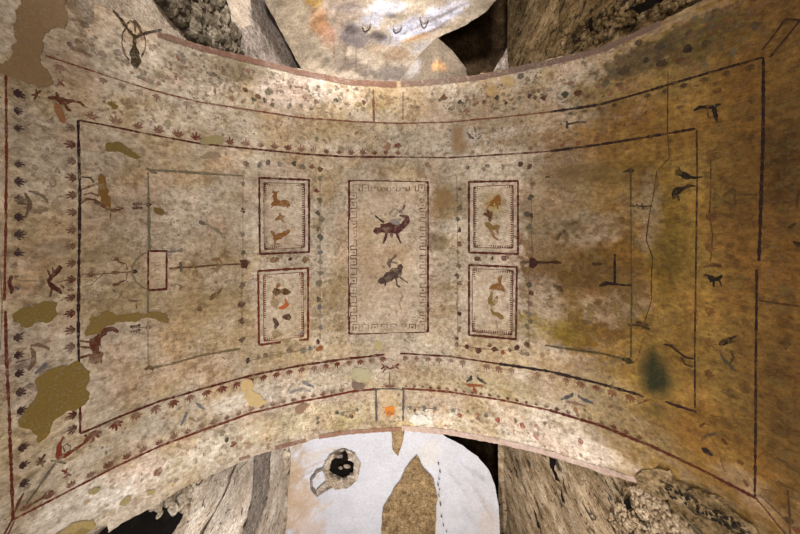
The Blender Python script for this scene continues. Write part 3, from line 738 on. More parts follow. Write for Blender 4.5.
center = panel('large central painted panel with a meander border and two running figures', [(349, 181), (428, 182.5), (428, 331.5), (349, 333)], None, [
    ('painted_rider', [(PUR, .85, [(376, 231, 5), (381, 230, 5), (386, 227, 8), (392, 228, 8), (397, 229, 7), (403, 226, 6), (407, 221, 4), (406.5, 217, 3), (400, 215.4, 2)]), (BK, .8, [(375, 215.5, 1), (379, 219, 1.4), (384, 222.5, 1.6)]),
        (PUR, .8, [(387, 230, 3), (386, 236, 2.2), (383.5, 243, 2)]), (PUR, .8, [(396, 231, 3), (398, 237, 2), (401, 243, 2)]), (PUR, .65, [(391, 232, 3), (392, 238, 1.6)]), (BL, .55, [(393, 222, 5), (398, 226, 5)]),
        (PUR, .7, [(400, 212, 2.5), (403, 209, 2), (404.5, 205.5, 2)]), (GR, .45, [(389, 214, 2), (394, 209, 2), (398, 210, 2), (396, 216, 2), (391, 216, 1.5)])]),
    ('painted_deer', [((74, 58, 54), .85, [(380, 281, 4.5), (384, 280, 4), (389, 276.5, 6), (394, 273.5, 7), (398.5, 271.5, 7), (400.5, 266, 4)]), ((74, 58, 54), .8, [(386, 279, 2), (385, 285, 1.8)]), ((74, 58, 54), .75, [(396, 278, 2), (397, 285, 2.2), (400, 287, 1.4)]),
        ((74, 58, 54), .75, [(400, 277, 2), (404, 280, 1.5), (408, 282.5, 1.6)]), ((70, 62, 60), .7, [(390, 267, 2), (388.5, 263, 3), (392, 259, 2), (396, 255.5, 2)]), ((70, 62, 60), .6, [(390, 262, 1.4), (398, 263, 1.4)]),
        (GR, .4, [(400, 290, 1.4), (403, 296, 1.4), (399, 303, 1.6), (401, 309, 1.4)])])])
# meander: one key after another round the central panel
keys = []
for k in range(8): keys.append((356 + k * 9.4, 188, 0))
for k in range(8): keys.append((356 + k * 9.4, 327, 2))
for k in range(14): keys.append((353.6, 196 + k * 9.4, 3))
for k in range(14): keys.append((423, 196 + k * 9.4, 1))
for i, (x, y, sd) in enumerate(keys):
    p = Paint(); h = 3.0; a = random.uniform(.5, .9)
    if sd in (0, 2): s1 = [(x - h - 1.6, y + h), (x - h, y + h), (x - h, y - h), (x + h, y - h), (x + h, y + h), (x + h + 1.6, y + h)]
    else: s1 = [(x - h, y - h - 1.6), (x - h, y - h), (x + h, y - h), (x + h, y + h), (x - h, y + h), (x - h, y + h + 1.6)]
    p.stroke([(u, v, 1.0) for u, v in s1], PUR, a)
    if i % 3: p.stroke([(x - 1, y, 1.6), (x + 1, y, 1.6)], PUR, a * .8)
    p.build('meander_key', center, .0055)

panel('upper left of the four small framed panels, with two ochre deer', [(259, 178), (309, 180), (309, 252), (260, 254)], [(264, 183), (304.5, 184), (304.5, 247), (264.5, 249.5)], [
    ('painted_deer', [(OC, .85, [(272, 204.5, 2.5), (276, 202.5, 5.5), (281, 203, 6), (287, 203.5, 4.5), (290, 206, 1.4)]), (OC, .85, [(276, 201, 4), (274.5, 196, 3), (275.5, 193, 3), (272, 191.5, 1.2)]), (OC, .7, [(276, 193, 1.4), (279, 191, 1)]), (OC, .7, [(274, 204, 1.6), (271, 208, 1.2)]), (OC, .7, [(286, 205, 1.5), (288, 208, 1.1)])]),
    ('painted_plant', [(OC, .7, [(275, 220, 1.6), (280, 217.5, 4), (285, 216, 1.6)]), (OC, .7, [(280, 213, 1.6), (281, 218, 3), (284, 223, 1.6)]), (RD, .5, [(285, 221, 1.2), (286, 227, 1)])]),
    ('painted_goat', [(OC, .85, [(275, 238, 4.5), (280, 236, 5), (285, 233.5, 4), (289, 231, 2.4)]), (OC, .8, [(275, 238, 2.4), (273, 233, 2.4), (271, 231, 1.6)]), (OC, .7, [(275, 240, 2), (275, 244, 1.5), (280, 244, 1)]), (OL, .55, [(270, 245, 1.8), (276, 246, 1.6)])])])
panel('lower left of the four small framed panels, worn away at its lower corner', [(258, 271), (308, 268), (308, 339), (259, 345)], [(263.5, 275), (303, 272.5), (303.5, 336), (264, 341)], [
    ('painted_animal', [((96, 66, 28), .85, [(275, 292, 5), (281, 291, 4), (288, 292, 5)]), (OC, .7, [(277, 287, 3), (279, 284, 3)]), (OC, .6, [(274, 294, 1.6), (273, 299, 1.4)])]),
    ('painted_bird', [(OR, .8, [(279, 308, 2), (284, 307, 5), (287, 304, 3), (285, 299, 2)]), (OL, .5, [(274, 301, 6), (276, 307, 5)])]),
    ('painted_foliage', [((80, 50, 22), .85, [(284, 317, 4), (289, 317, 4)]), ((80, 50, 22), .8, [(274, 319, 3), (277, 324, 4), (275, 328, 2)]), (OL, .45, [(274, 333, 5), (287, 340, 6)]), (BL, .6, [(300, 334, 3), (304, 331, 1.6)])])], gaps=(2,), c=RD)
worn = [o for o in bpy.data.objects if o.get('label', '').startswith('lower left of the four')][0]
p = Paint(); p.stroke([(259, 345, 2.2), (281, 342, 2)], RD, .9); p.build('frame_line', worn, .005)
p = Paint(); p.stroke([(299, 340, 1.8), (308, 339, 2)], RD, .9); p.build('frame_line', worn, .005)
p4 = panel('upper right of the four small framed panels, washed with yellow ochre', [(469, 182), (518, 181), (518, 254), (469, 252.5)], [(474, 187), (513, 185.5), (513, 248), (474, 247)], [
    ('painted_lion', [(OC, .85, [(488, 204, 3), (492, 203.5, 5), (497, 202, 5.5), (498.5, 196, 3)]), (OC, .75, [(489, 205, 2), (487, 209, 1.6)]), (OC, .75, [(497, 204, 2), (498, 209, 1.6)])]),
    ('painted_plant', [((96, 60, 26), .85, [(484, 214, 2), (490, 215, 5), (492, 212, 2)]), ((96, 60, 26), .8, [(487, 209, 2), (490, 215, 3), (490, 221, 2)])]),
    ('painted_animal', [(OL, .85, [(487, 224, 4), (492, 228, 4.5), (498, 227, 4)]), (OC, .75, [(489, 226, 2), (494, 237, 3), (498, 240, 2)]), (OC, .6, [(497, 229, 2), (498, 235, 1.4)])])])
w_ = Paint(); w_.poly([(478, 190), (500, 188), (508, 200), (504, 215), (490, 222), (478, 212)], (140, 112, 36), .6, rag=.02, feather=.12); w_.build('ochre_wash', p4, .0048)
panel('lower right of the four small framed panels, with thin yellow figures', [(469, 265), (517, 267), (516, 339), (469, 334.5)], [(473, 269), (513, 270.5), (512, 334.5), (472.5, 331)], [
    ('painted_bird', [(OC, .85, [(491, 288, 3), (496, 286.5, 4), (502, 288, 5.5), (504, 291, 2)]), (OC, .75, [(500, 285, 3), (499.5, 279, 2.4), (502, 276, 1.4)])]),
    ('painted_stem', [(OL, .8, [(492, 291, 1.6), (490, 302, 4.5), (494, 304, 3), (497, 297, 2.4)]), (OC, .6, [(489, 298, 2), (492, 308, 1.6)])]),
    ('painted_tendril', [(OL, .85, [(491, 309, 2), (493, 313, 3), (498, 314.5, 3), (502, 317.5, 3.4)]), (OL, .5, [(496, 320, 1.6), (497.5, 328, 1.6)])])])
tab = panel('small dark outlined tablet on the left with faint lettering', [(148, 251), (166.5, 251), (166.5, 289), (148.3, 290.5)], None, [
    ('lettering', [((110, 84, 74), .5, [(153, 263, 1), (160, 262, 1), (160, 266, 1), (154, 265.5, 1)]), ((110, 84, 74), .55, [(154, 271, 1), (157.5, 268.5, 1), (161, 271, 1)]), ((110, 84, 74), .5, [(155, 275, 1), (160, 274, 1)]), ((110, 84, 74), .45, [(154, 279, 1), (154, 275, 1)]), ((110, 84, 74), .4, [(155, 279.5, 1), (160, 279, 1)])])])

# ---- leaf garlands
def garland(label, pts, stem=None):
    root = empty('painted_garland', base_of(pts[len(pts) // 2][0], pts[len(pts) // 2][1]), label=label, cat='painted garland')
    if stem: p = Paint(); p.stroke([(x, y, .9) for x, y in stem], (108, 84, 60), .5); p.build('stem', root, .0045)
    for x, y, r, c in pts:
        p = Paint(); s0, y0 = chart(x, y); k = (r + .2) * H / FP; a0 = random.random() * 6; n = 9
        V = [(s0 + k * math.cos(a0 + i / n * 2 * PI) * random.uniform(.4, 1.2), y0 + k * math.sin(a0 + i / n * 2 * PI) * random.uniform(.55, 1.15)) for i in range(n)]
        p.add([(s0, y0)] + V, [[0, i + 1, (i + 1) % n + 1] for i in range(n)], (*lin((np.array(c) * .85 + np.mean(c) * .15) * (.84, .76, .68)), random.uniform(.5, .95)))
        p.build('leaf', root, .0055)
DG = (72, 74, 62); BR = (88, 50, 28); DM = (72, 34, 30)
garland('row of dark red dots left of the upper left small panel', [(243, 184, 2.2, DG), (243, 210.5, 2.4, (96, 54, 22)), (243, 234, 2.6, (60, 32, 24)), (243, 253, 2.4, DG), (244, 264, 4.8, (84, 40, 20))], [(243, 178), (243, 262)])
garland('row of dark red dots left of the lower left small panel', [(242, 285, 2.8, DM), (241.5, 304.5, 2.9, DM), (241.5, 321, 2.9, DM), (242, 340, 2.7, DM)], [(242, 270), (242, 345)])
garland('grey green leaf row between the upper left small panel and the central panel', [(320, 179, 3, (120, 124, 104)), (316.5, 191, 2.2, (120, 48, 34)), (320, 200, 3.2, GR), (318, 213, 2.4, DG), (321.5, 219, 3, DG), (318, 229, 2.6, DG), (320.5, 237, 3.6, (78, 84, 76)), (319, 247, 2, BL), (320, 252, 2.6, BL), (320, 262, 3, DG)], [(320, 176), (320, 262)])
garland('grey green leaf row between the lower left small panel and the central panel', [(320, 273, 3.2, DG), (320, 283, 3.4, DG), (318, 299, 2.6, (60, 50, 46)), (319, 307, 2.8, BL), (320, 315, 2.2, BL), (320, 327, 3, BL), (318, 341, 2.6, BR)], [(320, 266), (320, 341)])
garland('leaf row above the two left small panels', [(246, 164, 2.8, BR), (259, 165, 2.8, BL), (268, 163, 2.8, (92, 82, 84)), (280, 165, 2.6, BL), (294, 164, 3, DG), (302, 167, 3, (90, 90, 92)), (312, 167, 2.6, (120, 66, 42)), (320, 169, 2.8, (110, 80, 48))])
garland('leaf row below the two left small panels', [(248, 361, 2.4, (50, 34, 28)), (258, 358, 2, GR), (266, 355, 2.8, DM), (279, 355, 3, OL), (289, 350, 3, (92, 60, 44)), (303, 350, 3.4, BL), (310, 348, 2.4, BL), (319, 348, 3.4, (160, 88, 44))], [(248, 361), (280, 354), (319, 347)])
garland('dark dots between the central panel and the upper right small panel', [(459.5, 189, 2.2, DM), (455, 200, 2.2, BR), (459.5, 208, 3, (48, 30, 26)), (457.5, 219, 2.4, DG), (459.5, 230, 2.6, BR), (459.5, 244, 2.8, (110, 66, 30)), (458, 252, 2.2, DG), (459, 266, 2.8, BR)], [(457, 176), (458, 266)])
garland('dark dots between the central panel and the lower right small panel', [(457, 276, 2.6, DM), (460, 283.5, 3.2, DM), (456.5, 293, 1.8, BL), (457, 304, 1.8, BR), (459.5, 314, 2.8, DM), (459, 329, 2.6, (120, 56, 40)), (456.5, 338, 2.2, BR), (456.5, 344.5, 2.8, DM)], [(457, 272), (458, 344)])
garland('leaf chain below the two right small panels', [(467, 346, 3, DM), (478, 350, 3, (92, 46, 30)), (490, 345, 2.8, (104, 54, 34)), (495, 349, 2.8, BR), (503, 352, 2.6, (150, 80, 44)), (510, 349.5, 2.2, BR), (517, 347.5, 2.9, DM), (522, 353, 2.2, BR), (527, 353, 2.4, DM)], [(457, 345), (480, 348), (500, 350), (527, 350)])
garland('dark leaves right of the upper right small panel', [(532.5, 184, 2.4, BR), (530.5, 197, 3, DG), (528, 214, 2.8, DG), (531.5, 215, 2.6, BR), (529, 227, 3, DG), (532, 233, 2.4, GR), (532, 249.5, 2.6, BR), (533, 262, 5, (62, 30, 20)), (524, 262, 2.4, DG)], [(531, 178), (532, 262)])
garland('dark leaves right of the lower right small panel', [(529, 285, 3, DG), (531, 293, 2.6, BR), (530, 303, 2.8, BR), (529, 314, 2.4, BL), (531, 321, 2.6, DG), (527, 326, 2.6, DG), (529, 334, 2, OL), (527.5, 344.5, 3, DM)], [(529, 270), (529, 344)])
garland('leaf row above the two right small panels', [(468, 168, 2, DG), (484, 169, 2.6, BR), (487.5, 166, 2.4, BK), (503, 167, 3, DG), (520.5, 164, 2.8, BR), (529, 167, 3.2, BR), (427, 164.5, 3, OL)])
for lab, y in (('red and ochre knots between the two left small panels', 0), ('red and ochre knots between the two right small panels', 1)):
    if y: L_ = [(477, 258.5, 3.2, DR), (492.5, 258, 1.8, DR), (504, 258.5, 3.4, DR), (507, 257, 2.2, DR), (480, 260, 2, DR)]
    else: L_ = [(273, 260.5, 3, OC), (277, 259, 2, OC), (290, 259, 2, PUR), (304, 260, 3.2, OC), (308, 259, 2.2, OC)]
    garland(lab, L_)
garland('dots along the lower painted border strip right of the box', [(410, 407, 2.2, BL), (415, 410, 1.8, BR), (424, 408, 2.8, BL), (435, 408, 2, BL), (434, 411, 2.2, (150, 90, 70)), (453, 410, 2.6, (80, 88, 88)), (460, 415, 2.4, (150, 64, 44)), (468, 411, 2, GR), (478, 414, 2, (160, 84, 60)), (478, 418, 2.2, (120, 90, 80)), (486, 415, 1.8, BL), (498, 419.5, 2.6, (160, 70, 50)), (516, 420, 2.2, GR), (522.5, 425, 2.6, (160, 64, 46)), (535.5, 425, 2, (150, 60, 44)), (545, 423, 1.6, GR), (581, 441, 2.8, (150, 70, 50)), (537, 437, 3, (180, 110, 90)), (478, 431, 2.4, (170, 110, 90))], [(407, 406), (440, 409)])
garland('dots along the lower painted border strip left of the box', [(337, 412, 2, DG), (343, 413.5, 2.6, (80, 88, 92)), (351, 416, 2.2, BR), (357, 409.5, 2.2, GR), (369, 409, 1.8, GR), (233, 444, 2.6, (120, 66, 40)), (227, 440, 2, DG), (222, 433.5, 2.4, GR), (157, 472, 3, (130, 70, 50)), (318, 423, 2, GR), (318, 418, 2, BL)], [(334, 414), (360, 409)])
garland('dots along the upper painted border strip right of the middle', [(444, 97, 3.4, (104, 70, 46)), (431, 100, 3, (140, 110, 80)), (460, 102, 2.2, DG), (467, 100, 2.2, BR), (484, 102, 2, BR), (497, 97, 2.6, (60, 44, 36)), (506, 103, 2, BR), (519, 98, 2, DG), (529.5, 96, 2.4, (70, 48, 40)), (535, 98, 2.2, BR), (544, 97.5, 2.8, BR), (565, 95, 3.4, DG), (578, 93, 3, BR), (521, 76, 3, DG), (528, 80, 2.6, GR)])
garland('dots along the upper painted border strip left of the middle', [(305, 97.5, 2.8, (110, 52, 44)), (316, 102, 2.2, (120, 62, 44)), (336, 101, 2.4, DG), (324, 106, 3.6, (150, 140, 116)), (322, 113, 3, (150, 140, 116)), (358, 105, 3.2, (140, 128, 80)), (364, 103, 2.6, BR), (268, 92, 3, GR), (265, 101, 2.8, DG), (258, 97, 2.4, (120, 90, 66)), (272, 105, 2.6, GR), (245, 90, 2.2, BR), (388, 146, 4, (150, 82, 38)), (398, 146, 3.4, (120, 52, 34)), (317, 139, 2.4, GR), (253, 100, 2, DG)])
garland('blots along the upper right strip beyond the outer line', [(688, 49, 3.4, BK), (706, 44, 3, (70, 60, 36)), (662, 63, 3.4, BK), (625, 70, 4, (60, 48, 36)), (646, 60, 2.6, BK), (680, 60, 2.4, BR), (605, 83, 3, DG), (660, 45, 3.4, (64, 54, 40)), (640, 42, 3, (60, 50, 40))])

# ---- creatures and ornaments painted straight on the ground
def deco(name, label, cat, strokes, group=None):
    x = strokes[0][2][0][0]; y = strokes[0][2][0][1]
    p = Paint()
    for c, a, pts in strokes: p.stroke(pts, c, a)
    return tag(p.build(name, None, .0055), label, cat, group)
HB = (96, 52, 30)
deco('painted_horse', 'red brown horse painted beside the lower left of the inner frame', 'painted animal', [(HB, .85, [(97, 355, 9), (94, 345, 10), (97, 340, 10), (101, 334, 8), (107, 329.5, 6), (113, 329, 4), (118, 332, 3.4)]), ((120, 92, 66), .75, [(92, 360, 10), (102, 354, 5)]), (HB, .8, [(96, 341, 3), (88, 342, 2), (80, 341, 1.8)]), (HB, .8, [(92, 348, 3), (80, 347, 1.8)]), (HB, .75, [(90, 355, 3), (80, 358, 2)]), (BK, .6, [(99, 335, 1.6), (105, 330, 1.6), (112, 327.5, 1.6)]), (HB, .7, [(101, 358, 3), (101, 363, 1.6)])])
deco('painted_horseman', 'ochre washed dark figure beside the upper left of the inner frame', 'painted figure', [((126, 96, 38), .8, [(101, 178, 11), (102, 190, 12), (106, 202, 9), (109, 208, 4)]), (BK, .75, [(80, 177, 1.4), (90, 178, 2.4), (93, 183, 1.6)]), (HB, .75, [(80, 190, 1.4), (88, 187, 2), (97, 184, 2.6), (102, 189, 4)]), (HB, .75, [(80, 204, 1.6), (86, 199, 2.4), (94, 200, 3), (100, 204, 5), (106, 207, 4), (112, 211, 4), (118, 210, 2), (124, 208, 1.4)]), (BK, .7, [(92, 202, 2), (101, 205, 3)]), (HB, .7, [(110, 213, 1.4), (110, 219, 1.2)]), (HB, .6, [(112, 209, 2), (118, 207, 1.5), (122, 207.5, 1.2)]), (HB, .7, [(83, 195, 1.5), (90, 193, 2), (98, 196, 2)])])
deco('painted_figure', 'dark red winged figure with an ochre skirt near the upper left corner', 'painted figure', [((150, 104, 62), .75, [(56, 106, 7), (60, 114, 8), (63, 121, 6)]), (HB, .85, [(48, 98, 2.5), (55, 98, 4), (61, 101, 6), (66, 102, 5), (73, 101, 3), (80, 103, 3), (84, 106.5, 2)]), (HB, .8, [(56, 93, 3), (58, 99, 4)]), (HB, .8, [(64, 104, 3), (68, 110, 3), (71, 111, 2)]), (HB, .7, [(58, 112, 2.4), (61, 118, 1.6)])])
deco('painted_star', 'reddish star shaped leaf near the upper left corner patch', 'painted ornament', [(HB, .8, [(31, 95, 1.6), (35, 95, 3), (40, 91, 2.4)]), (HB, .8, [(36, 89, 2), (36, 95, 3), (34, 100, 1.6)]), (HB, .75, [(36, 95, 2.4), (40, 98, 1.6)])])
deco('painted_star', 'reddish star shaped leaf under the upper left outer line', 'painted ornament', [(RD, .7, [(56, 86, 1.6), (60, 83, 2.6), (64, 86, 1.6)]), (RD, .7, [(57, 79, 1.6), (60, 83, 2.4), (63, 80, 1.6)])])
deco('painted_swan', 'red brown swan with raised wings above the lower left corner', 'painted bird', [((130, 62, 40), .88, [(58, 457, 6), (58, 450, 6), (59, 443, 4), (63, 436, 2)]), (RD, .85, [(58, 457, 5), (64, 455, 6), (70, 451, 4), (77, 447, 3), (84, 442, 3), (87, 437, 3), (84, 434, 2)]), (BK, .75, [(64, 451, 1.2), (62, 446, 1.2), (66, 443, 1.2), (70, 446, 1.2), (69, 450, 1.4)]), (DG, .75, [(50, 460, 2), (57, 460.5, 2.4), (65, 463, 1.8)]), (DG, .7, [(55, 462, 1.6), (48, 472, 3), (44, 478, 2.6), (36, 490, 1.4), (26, 503, 1.6)])])
deco('painted_sprig', 'dark red curled sprig left of the swan', 'painted ornament', [(DR, .8, [(36, 465, 2), (40, 460, 3), (44, 454, 2.4)]), (DR, .8, [(38, 457, 2), (41, 461, 3), (42, 466, 2)]), (DR, .7, [(35, 461, 1.6), (40, 463, 2.4), (45, 460, 1.6)])])
deco('painted_sprig', 'rust red curled sprig below the swan', 'painted ornament', [(RD, .8, [(61, 470, 2), (65, 471, 2), (68, 474, 1.6), (63, 478, 1.6)]), (RD, .8, [(67, 468, 1.6), (64, 473, 2), (71, 475, 1.6)])])
deco('painted_sprig', 'two small red leaf sprigs in the lower left corner', 'painted ornament', [(DR, .75, [(14, 512, 1.4), (18, 502, 3), (23, 493, 2)]), (DR, .7, [(33, 503, 1.4), (42, 498, 2.4), (46, 492, 1.6)]), (DR, .75, [(48, 494, 2.4), (52, 490, 1.4)])])
deco('painted_bird', 'grey brown bird with spread wings between the two left lines, upper', 'painted bird', [((98, 80, 62), .75, [(24, 193, 2), (27, 198, 4), (30, 204, 6), (28, 210, 4), (25, 216, 1.6)]), ((98, 84, 66), .7, [(28, 191, 1.4), (36, 193, 3), (42, 196, 3), (47, 201, 2)]), ((112, 94, 74), .6, [(33, 211, 3), (39, 212, 6), (46, 209, 4)]), (BK, .65, [(17, 203.5, 2), (24, 204, 1.8), (29, 205, 2)])])
deco('painted_bird', 'grey brown bird with spread wings between the two left lines, lower', 'painted bird', [((104, 84, 64), .75, [(31, 348, 2), (34, 353, 5), (34, 362, 5), (29, 371, 1.8)]), ((110, 92, 68), .7, [(31, 346, 2), (39, 345, 4), (45, 347, 4), (50, 350, 2)]), ((92, 100, 112), .75, [(35, 374, 1.6), (41, 369, 4), (46, 364, 3.4)]), (BK, .6, [(16, 363, 1.2), (30, 359, 1.4)])])
deco('painted_ring', 'faint grey curl above the upper grey brown bird', 'painted ornament', [((120, 104, 80), .55, [(50, 178, 2), (54, 180, 2), (55, 185, 2.4), (51, 187, 2), (49, 183, 1.6), (50, 179, 1.4)]), ((120, 104, 80), .5, [(42, 182, 2), (43, 185, 1.6)])])
deco('painted_griffins', 'mirrored dark maroon griffin crest halfway up the left side', 'painted ornament', [((74, 36, 28), .88, [(48, 281, 3), (52, 276, 5), (57, 271, 5), (60, 267, 4), (58, 266, 2)]), ((74, 36, 28), .88, [(48, 282, 3), (53, 287, 5), (58, 290, 5), (61, 293, 3)]), ((74, 36, 28), .8, [(50, 276, 2), (47, 270, 1.6)]), ((74, 36, 28), .8, [(53, 272, 2), (52, 267, 1.4)]), ((74, 36, 28), .8, [(52, 287, 3), (50, 297, 1.4)]), ((80, 40, 30), .7, [(57, 282, 1.4), (68, 280, 1.2), (78, 278.5, 1.4)]), ((80, 40, 30), .75, [(60, 285, 2), (64, 288, 2)]), (GR, .6, [(40, 277, 4), (43, 284, 4), (39, 289, 2)]), ((100, 60, 44), .7, [(68, 290, 3.4), (73, 290, 3.4)]), (DG, .5, [(20, 281, 1), (38, 281, 1)])])
deco('painted_lily', 'dark red and blue bud touching the far left line', 'painted ornament', [((84, 34, 28), .85, [(9, 283, 5), (11, 277, 4)]), ((84, 34, 28), .85, [(9, 284, 4), (12, 290, 4), (11, 294, 2)]), ((70, 70, 84), .75, [(15, 277, 3), (18, 276, 2.4)]), ((80, 78, 90), .75, [(15, 287, 3), (18, 289, 3)])])
CN = (94, 64, 34)
deco('painted_candelabrum', 'thin brown candelabrum stem left of the small tablet', 'painted ornament', [(CN, .7, [(82, 274, 1), (100, 274, 1), (134, 271.5, 1.4)]), (BK, .75, [(133, 271.5, 4), (136, 271.5, 4)]), (CN, .7, [(112, 272.5, 3.4), (120, 272, 2)]), (CN, .75, [(113, 260, 2), (117, 259, 3.6), (119, 262, 2), (126, 264, 1), (127, 270, 1)]), (CN, .75, [(113, 285, 3), (118, 284, 3.4), (120, 282, 2), (126, 280, 1), (127, 273, 1)]), (HB, .7, [(90, 273, 4), (91, 276, 4)]), (CN, .6, [(82, 287, 1), (91, 285, 1), (97, 279, 1), (103, 274, 1)])])
deco('painted_candelabrum', 'brown candelabrum stem between the tablet and the small panels', 'painted ornament', [(CN, .8, [(170, 268.5, 3), (174, 268.5, 2), (180, 267, 3), (185, 267.5, 2), (200, 266.5, 1.8), (216, 265, 2), (242, 264, 1.6)]), (DG, .7, [(180, 262, 2), (181, 267, 3), (181, 272, 2)]), (OC, .6, [(212, 260, 3), (219, 259, 3), (222, 264, 2), (217, 270, 3), (212, 268, 2)]), (OC, .45, [(192, 262, 3), (197, 272, 2)])])
deco('painted_scroll', 'grey blue curl above right of the small tablet', 'painted ornament', [((104, 100, 104), .65, [(168, 252, 2.4), (176, 251, 2.6), (181, 250.5, 4), (181, 248, 2)]), ((104, 100, 104), .45, [(168, 256, 2), (172, 254, 2)])])
deco('painted_scroll', 'brown hooked curl below right of the small tablet', 'painted ornament', [(CN, .65, [(171, 286, 1.4), (177, 284, 2.6), (181, 286, 2), (180, 290, 2)])])
deco('painted_lunette', 'grey half circle on the left side of the small tablet', 'painted ornament', [(GR, .6, [(147.5, 252, 2), (141, 255, 2), (135, 261, 2.2), (132, 268, 2.4), (132.5, 275, 2.4), (136, 282, 2.2), (142, 287, 2.2), (148, 290, 2)])])
deco('painted_line_frame', 'faint grey green line frame around the small tablet', 'painted border', [(GR, .75, [(148, 172, 1.6), (148.5, 210, 3), (149, 250, 3.4)]), (GR, .7, [(148, 170, 2), (170, 171, 3), (205, 173.5, 3), (243, 176, 1.5)]), (GR, .7, [(148, 291, 3), (148, 312, 2.4)]), (GR, .5, [(148, 322, 2), (148, 345, 1.6), (148.5, 366, 2)]), ((86, 84, 44), .65, [(150, 368.5, 2.6), (170, 364.5, 2.2), (200, 356, 2), (240, 349, 2.4)]), ((96, 74, 40), .75, [(145, 370, 2), (149, 367, 5), (153, 369, 3)]), ((96, 88, 68), .7, [(146, 168, 2), (151, 171, 3), (156, 173, 3)])])
deco('painted_line_frame', 'dark green line frame around the stained right field', 'painted border', [((60, 60, 36), .7, [(631, 172, 2), (631.5, 215, 1), (631.5, 265, 1), (632, 300, 2), (631, 358, 1.8)]), ((52, 50, 24), .7, [(545, 177, 2), (575, 176, 2.6), (600, 172, 2.4), (633, 171, 4)]), ((60, 58, 30), .7, [(545, 345, 1.6), (578, 350, 2.6), (600, 353, 2), (620, 358, 2.2)]), ((40, 42, 20), .85, [(623, 359, 4), (631, 362, 7)]), ((36, 32, 18), .8, [(622, 169, 3), (632, 171, 6)])])
deco('painted_easel', 'thin black upright on a short base in the middle of the right field', 'painted ornament', [((34, 22, 12), .9, [(615, 254, 1.6), (615, 270, 2.4), (615, 283, 2.4)]), ((34, 22, 12), .85, [(600, 285.5, 3), (607, 283, 3.6), (615, 284, 2.6), (624, 285, 1.6), (631, 285, 2)]), ((40, 28, 16), .7, [(593, 264, 3), (601, 264, 2.6)])])
deco('painted_candelabrum', 'dark brown stem leading right from the right small panels', 'painted ornament', [((60, 34, 16), .85, [(534, 262, 3), (545, 262.5, 2), (556, 262, 3), (562, 263, 1.4)]), ((60, 40, 22), .7, [(520, 262, 1.6), (530, 262, 2)])])
deco('painted_leaf', 'larger brown leaf in the right field, above the candelabrum stem', 'painted ornament', [((80, 60, 32), .8, [(557, 239, 3), (561, 233, 4), (565, 231, 3)])])
deco('painted_leaf', 'smallest olive leaf in the right field, just above the brown one', 'painted ornament', [((84, 74, 32), .7, [(571, 224, 3), (577, 222, 4)])])
deco('painted_leaf', 'small dark leaf in the right field, below the candelabrum stem', 'painted ornament', [((70, 52, 28), .8, [(554, 285, 3), (559, 288, 6), (563, 291, 3)])])
deco('painted_leaf', 'olive leaf with a stalk on the left field, above the candelabrum', 'painted ornament', [(DG, .7, [(200, 222, 4), (204, 224, 4)]), (GR, .55, [(205, 224, 1.4), (213, 228, 2), (220, 233, 4.5), (225, 238, 3)])])
deco('painted_leaf', 'olive leaf with a stalk on the left field, below the candelabrum', 'painted ornament', [((96, 80, 40), .75, [(210, 300, 2), (213, 296, 4), (219, 292, 3), (222, 288, 2)]), ((180, 164, 132), .6, [(214, 296, 2), (217, 294, 2)])])
for lab, pp in (('pair of dark dashes with comb marks left of the upper grey line', [(132, 204, 0), (132, 208, 1)]), ('pair of dark comb marks left of the lower grey line', [(130, 327, 0), (130, 332, 1)])):
    st = []
    for (x, y, k) in pp:
        st.append((DM, .75, [(x, y, 1.6), (x + 10, y - (2 if pp[0][1] > 300 else 0), 2.2)]))
        for q in range(4): st.append((DM, .7, [(x + 1.5 + q * 2.4, y - (1.5 if k == 0 else -1.5), 1), (x + 2 + q * 2.4, y + (1.5 if k == 0 else -1.5), 1.2)]))
    st.append((DM, .4, [(pp[0][0] + 3, pp[0][1], 1), (pp[1][0] + 3, pp[1][1], 1)])); st.append((DM, .5, [(pp[0][0] + 3, pp[0][1] + .5, 1), (148, pp[0][1] + .5, 1)]))
    st.append(((60, 34, 28), .8, [(147, pp[0][1] + .5, 4), (150, pp[0][1] + .5, 4)]))
    deco('painted_fringe', lab, 'painted ornament', st)
deco('painted_dashes', 'three tiny dark strokes above the large olive smear', 'painted ornament', [(CN, .65, [(129, 301, 1.8), (138, 301, 1.8)]), (CN, .65, [(136, 304, 1.6), (137, 309, 1.6)])])
deco('painted_sprig', 'dark leafy mark beside the right field, at mid height', 'painted ornament', [((50, 40, 24), .8, [(630, 206, 1.6), (645, 206.5, 1.8), (652, 206, 1.4)]), ((50, 40, 24), .75, [(637, 204, 2), (639, 209, 2)]), ((50, 40, 24), .75, [(642, 203.5, 2), (644, 209.5, 2)])])
deco('painted_sprig', 'dark leafy mark beside the right field, in its lower half', 'painted ornament', [((60, 46, 24), .8, [(628, 324, 2), (640, 325, 4), (650, 329, 2)]), ((60, 46, 24), .75, [(637, 322, 3), (648, 325, 3)])])
deco('painted_drop', 'brown drop with a stalk right of the stained field', 'painted ornament', [((104, 84, 40), .7, [(657, 171, 1), (657.5, 178, 3), (657, 185, 7), (656, 189, 4)])])
DK = (34, 26, 18)
deco('painted_goat', 'dark kneeling animal touching the right inner line, upper of two', 'painted animal', [(DK, .85, [(677, 172, 4), (682, 174, 7), (688, 177, 5), (695, 178, 3), (703, 177, 2)]), (DK, .8, [(680, 170, 2), (679, 167, 1.4)])])
deco('painted_goat', 'dark kneeling animal touching the right inner line, lower of two', 'painted animal', [(DK, .88, [(674, 198, 5), (676, 192, 6), (682, 189, 7), (689, 186, 3), (696, 186, 1.6)]), (DK, .8, [(678, 196, 3), (680, 201, 1.6)])])
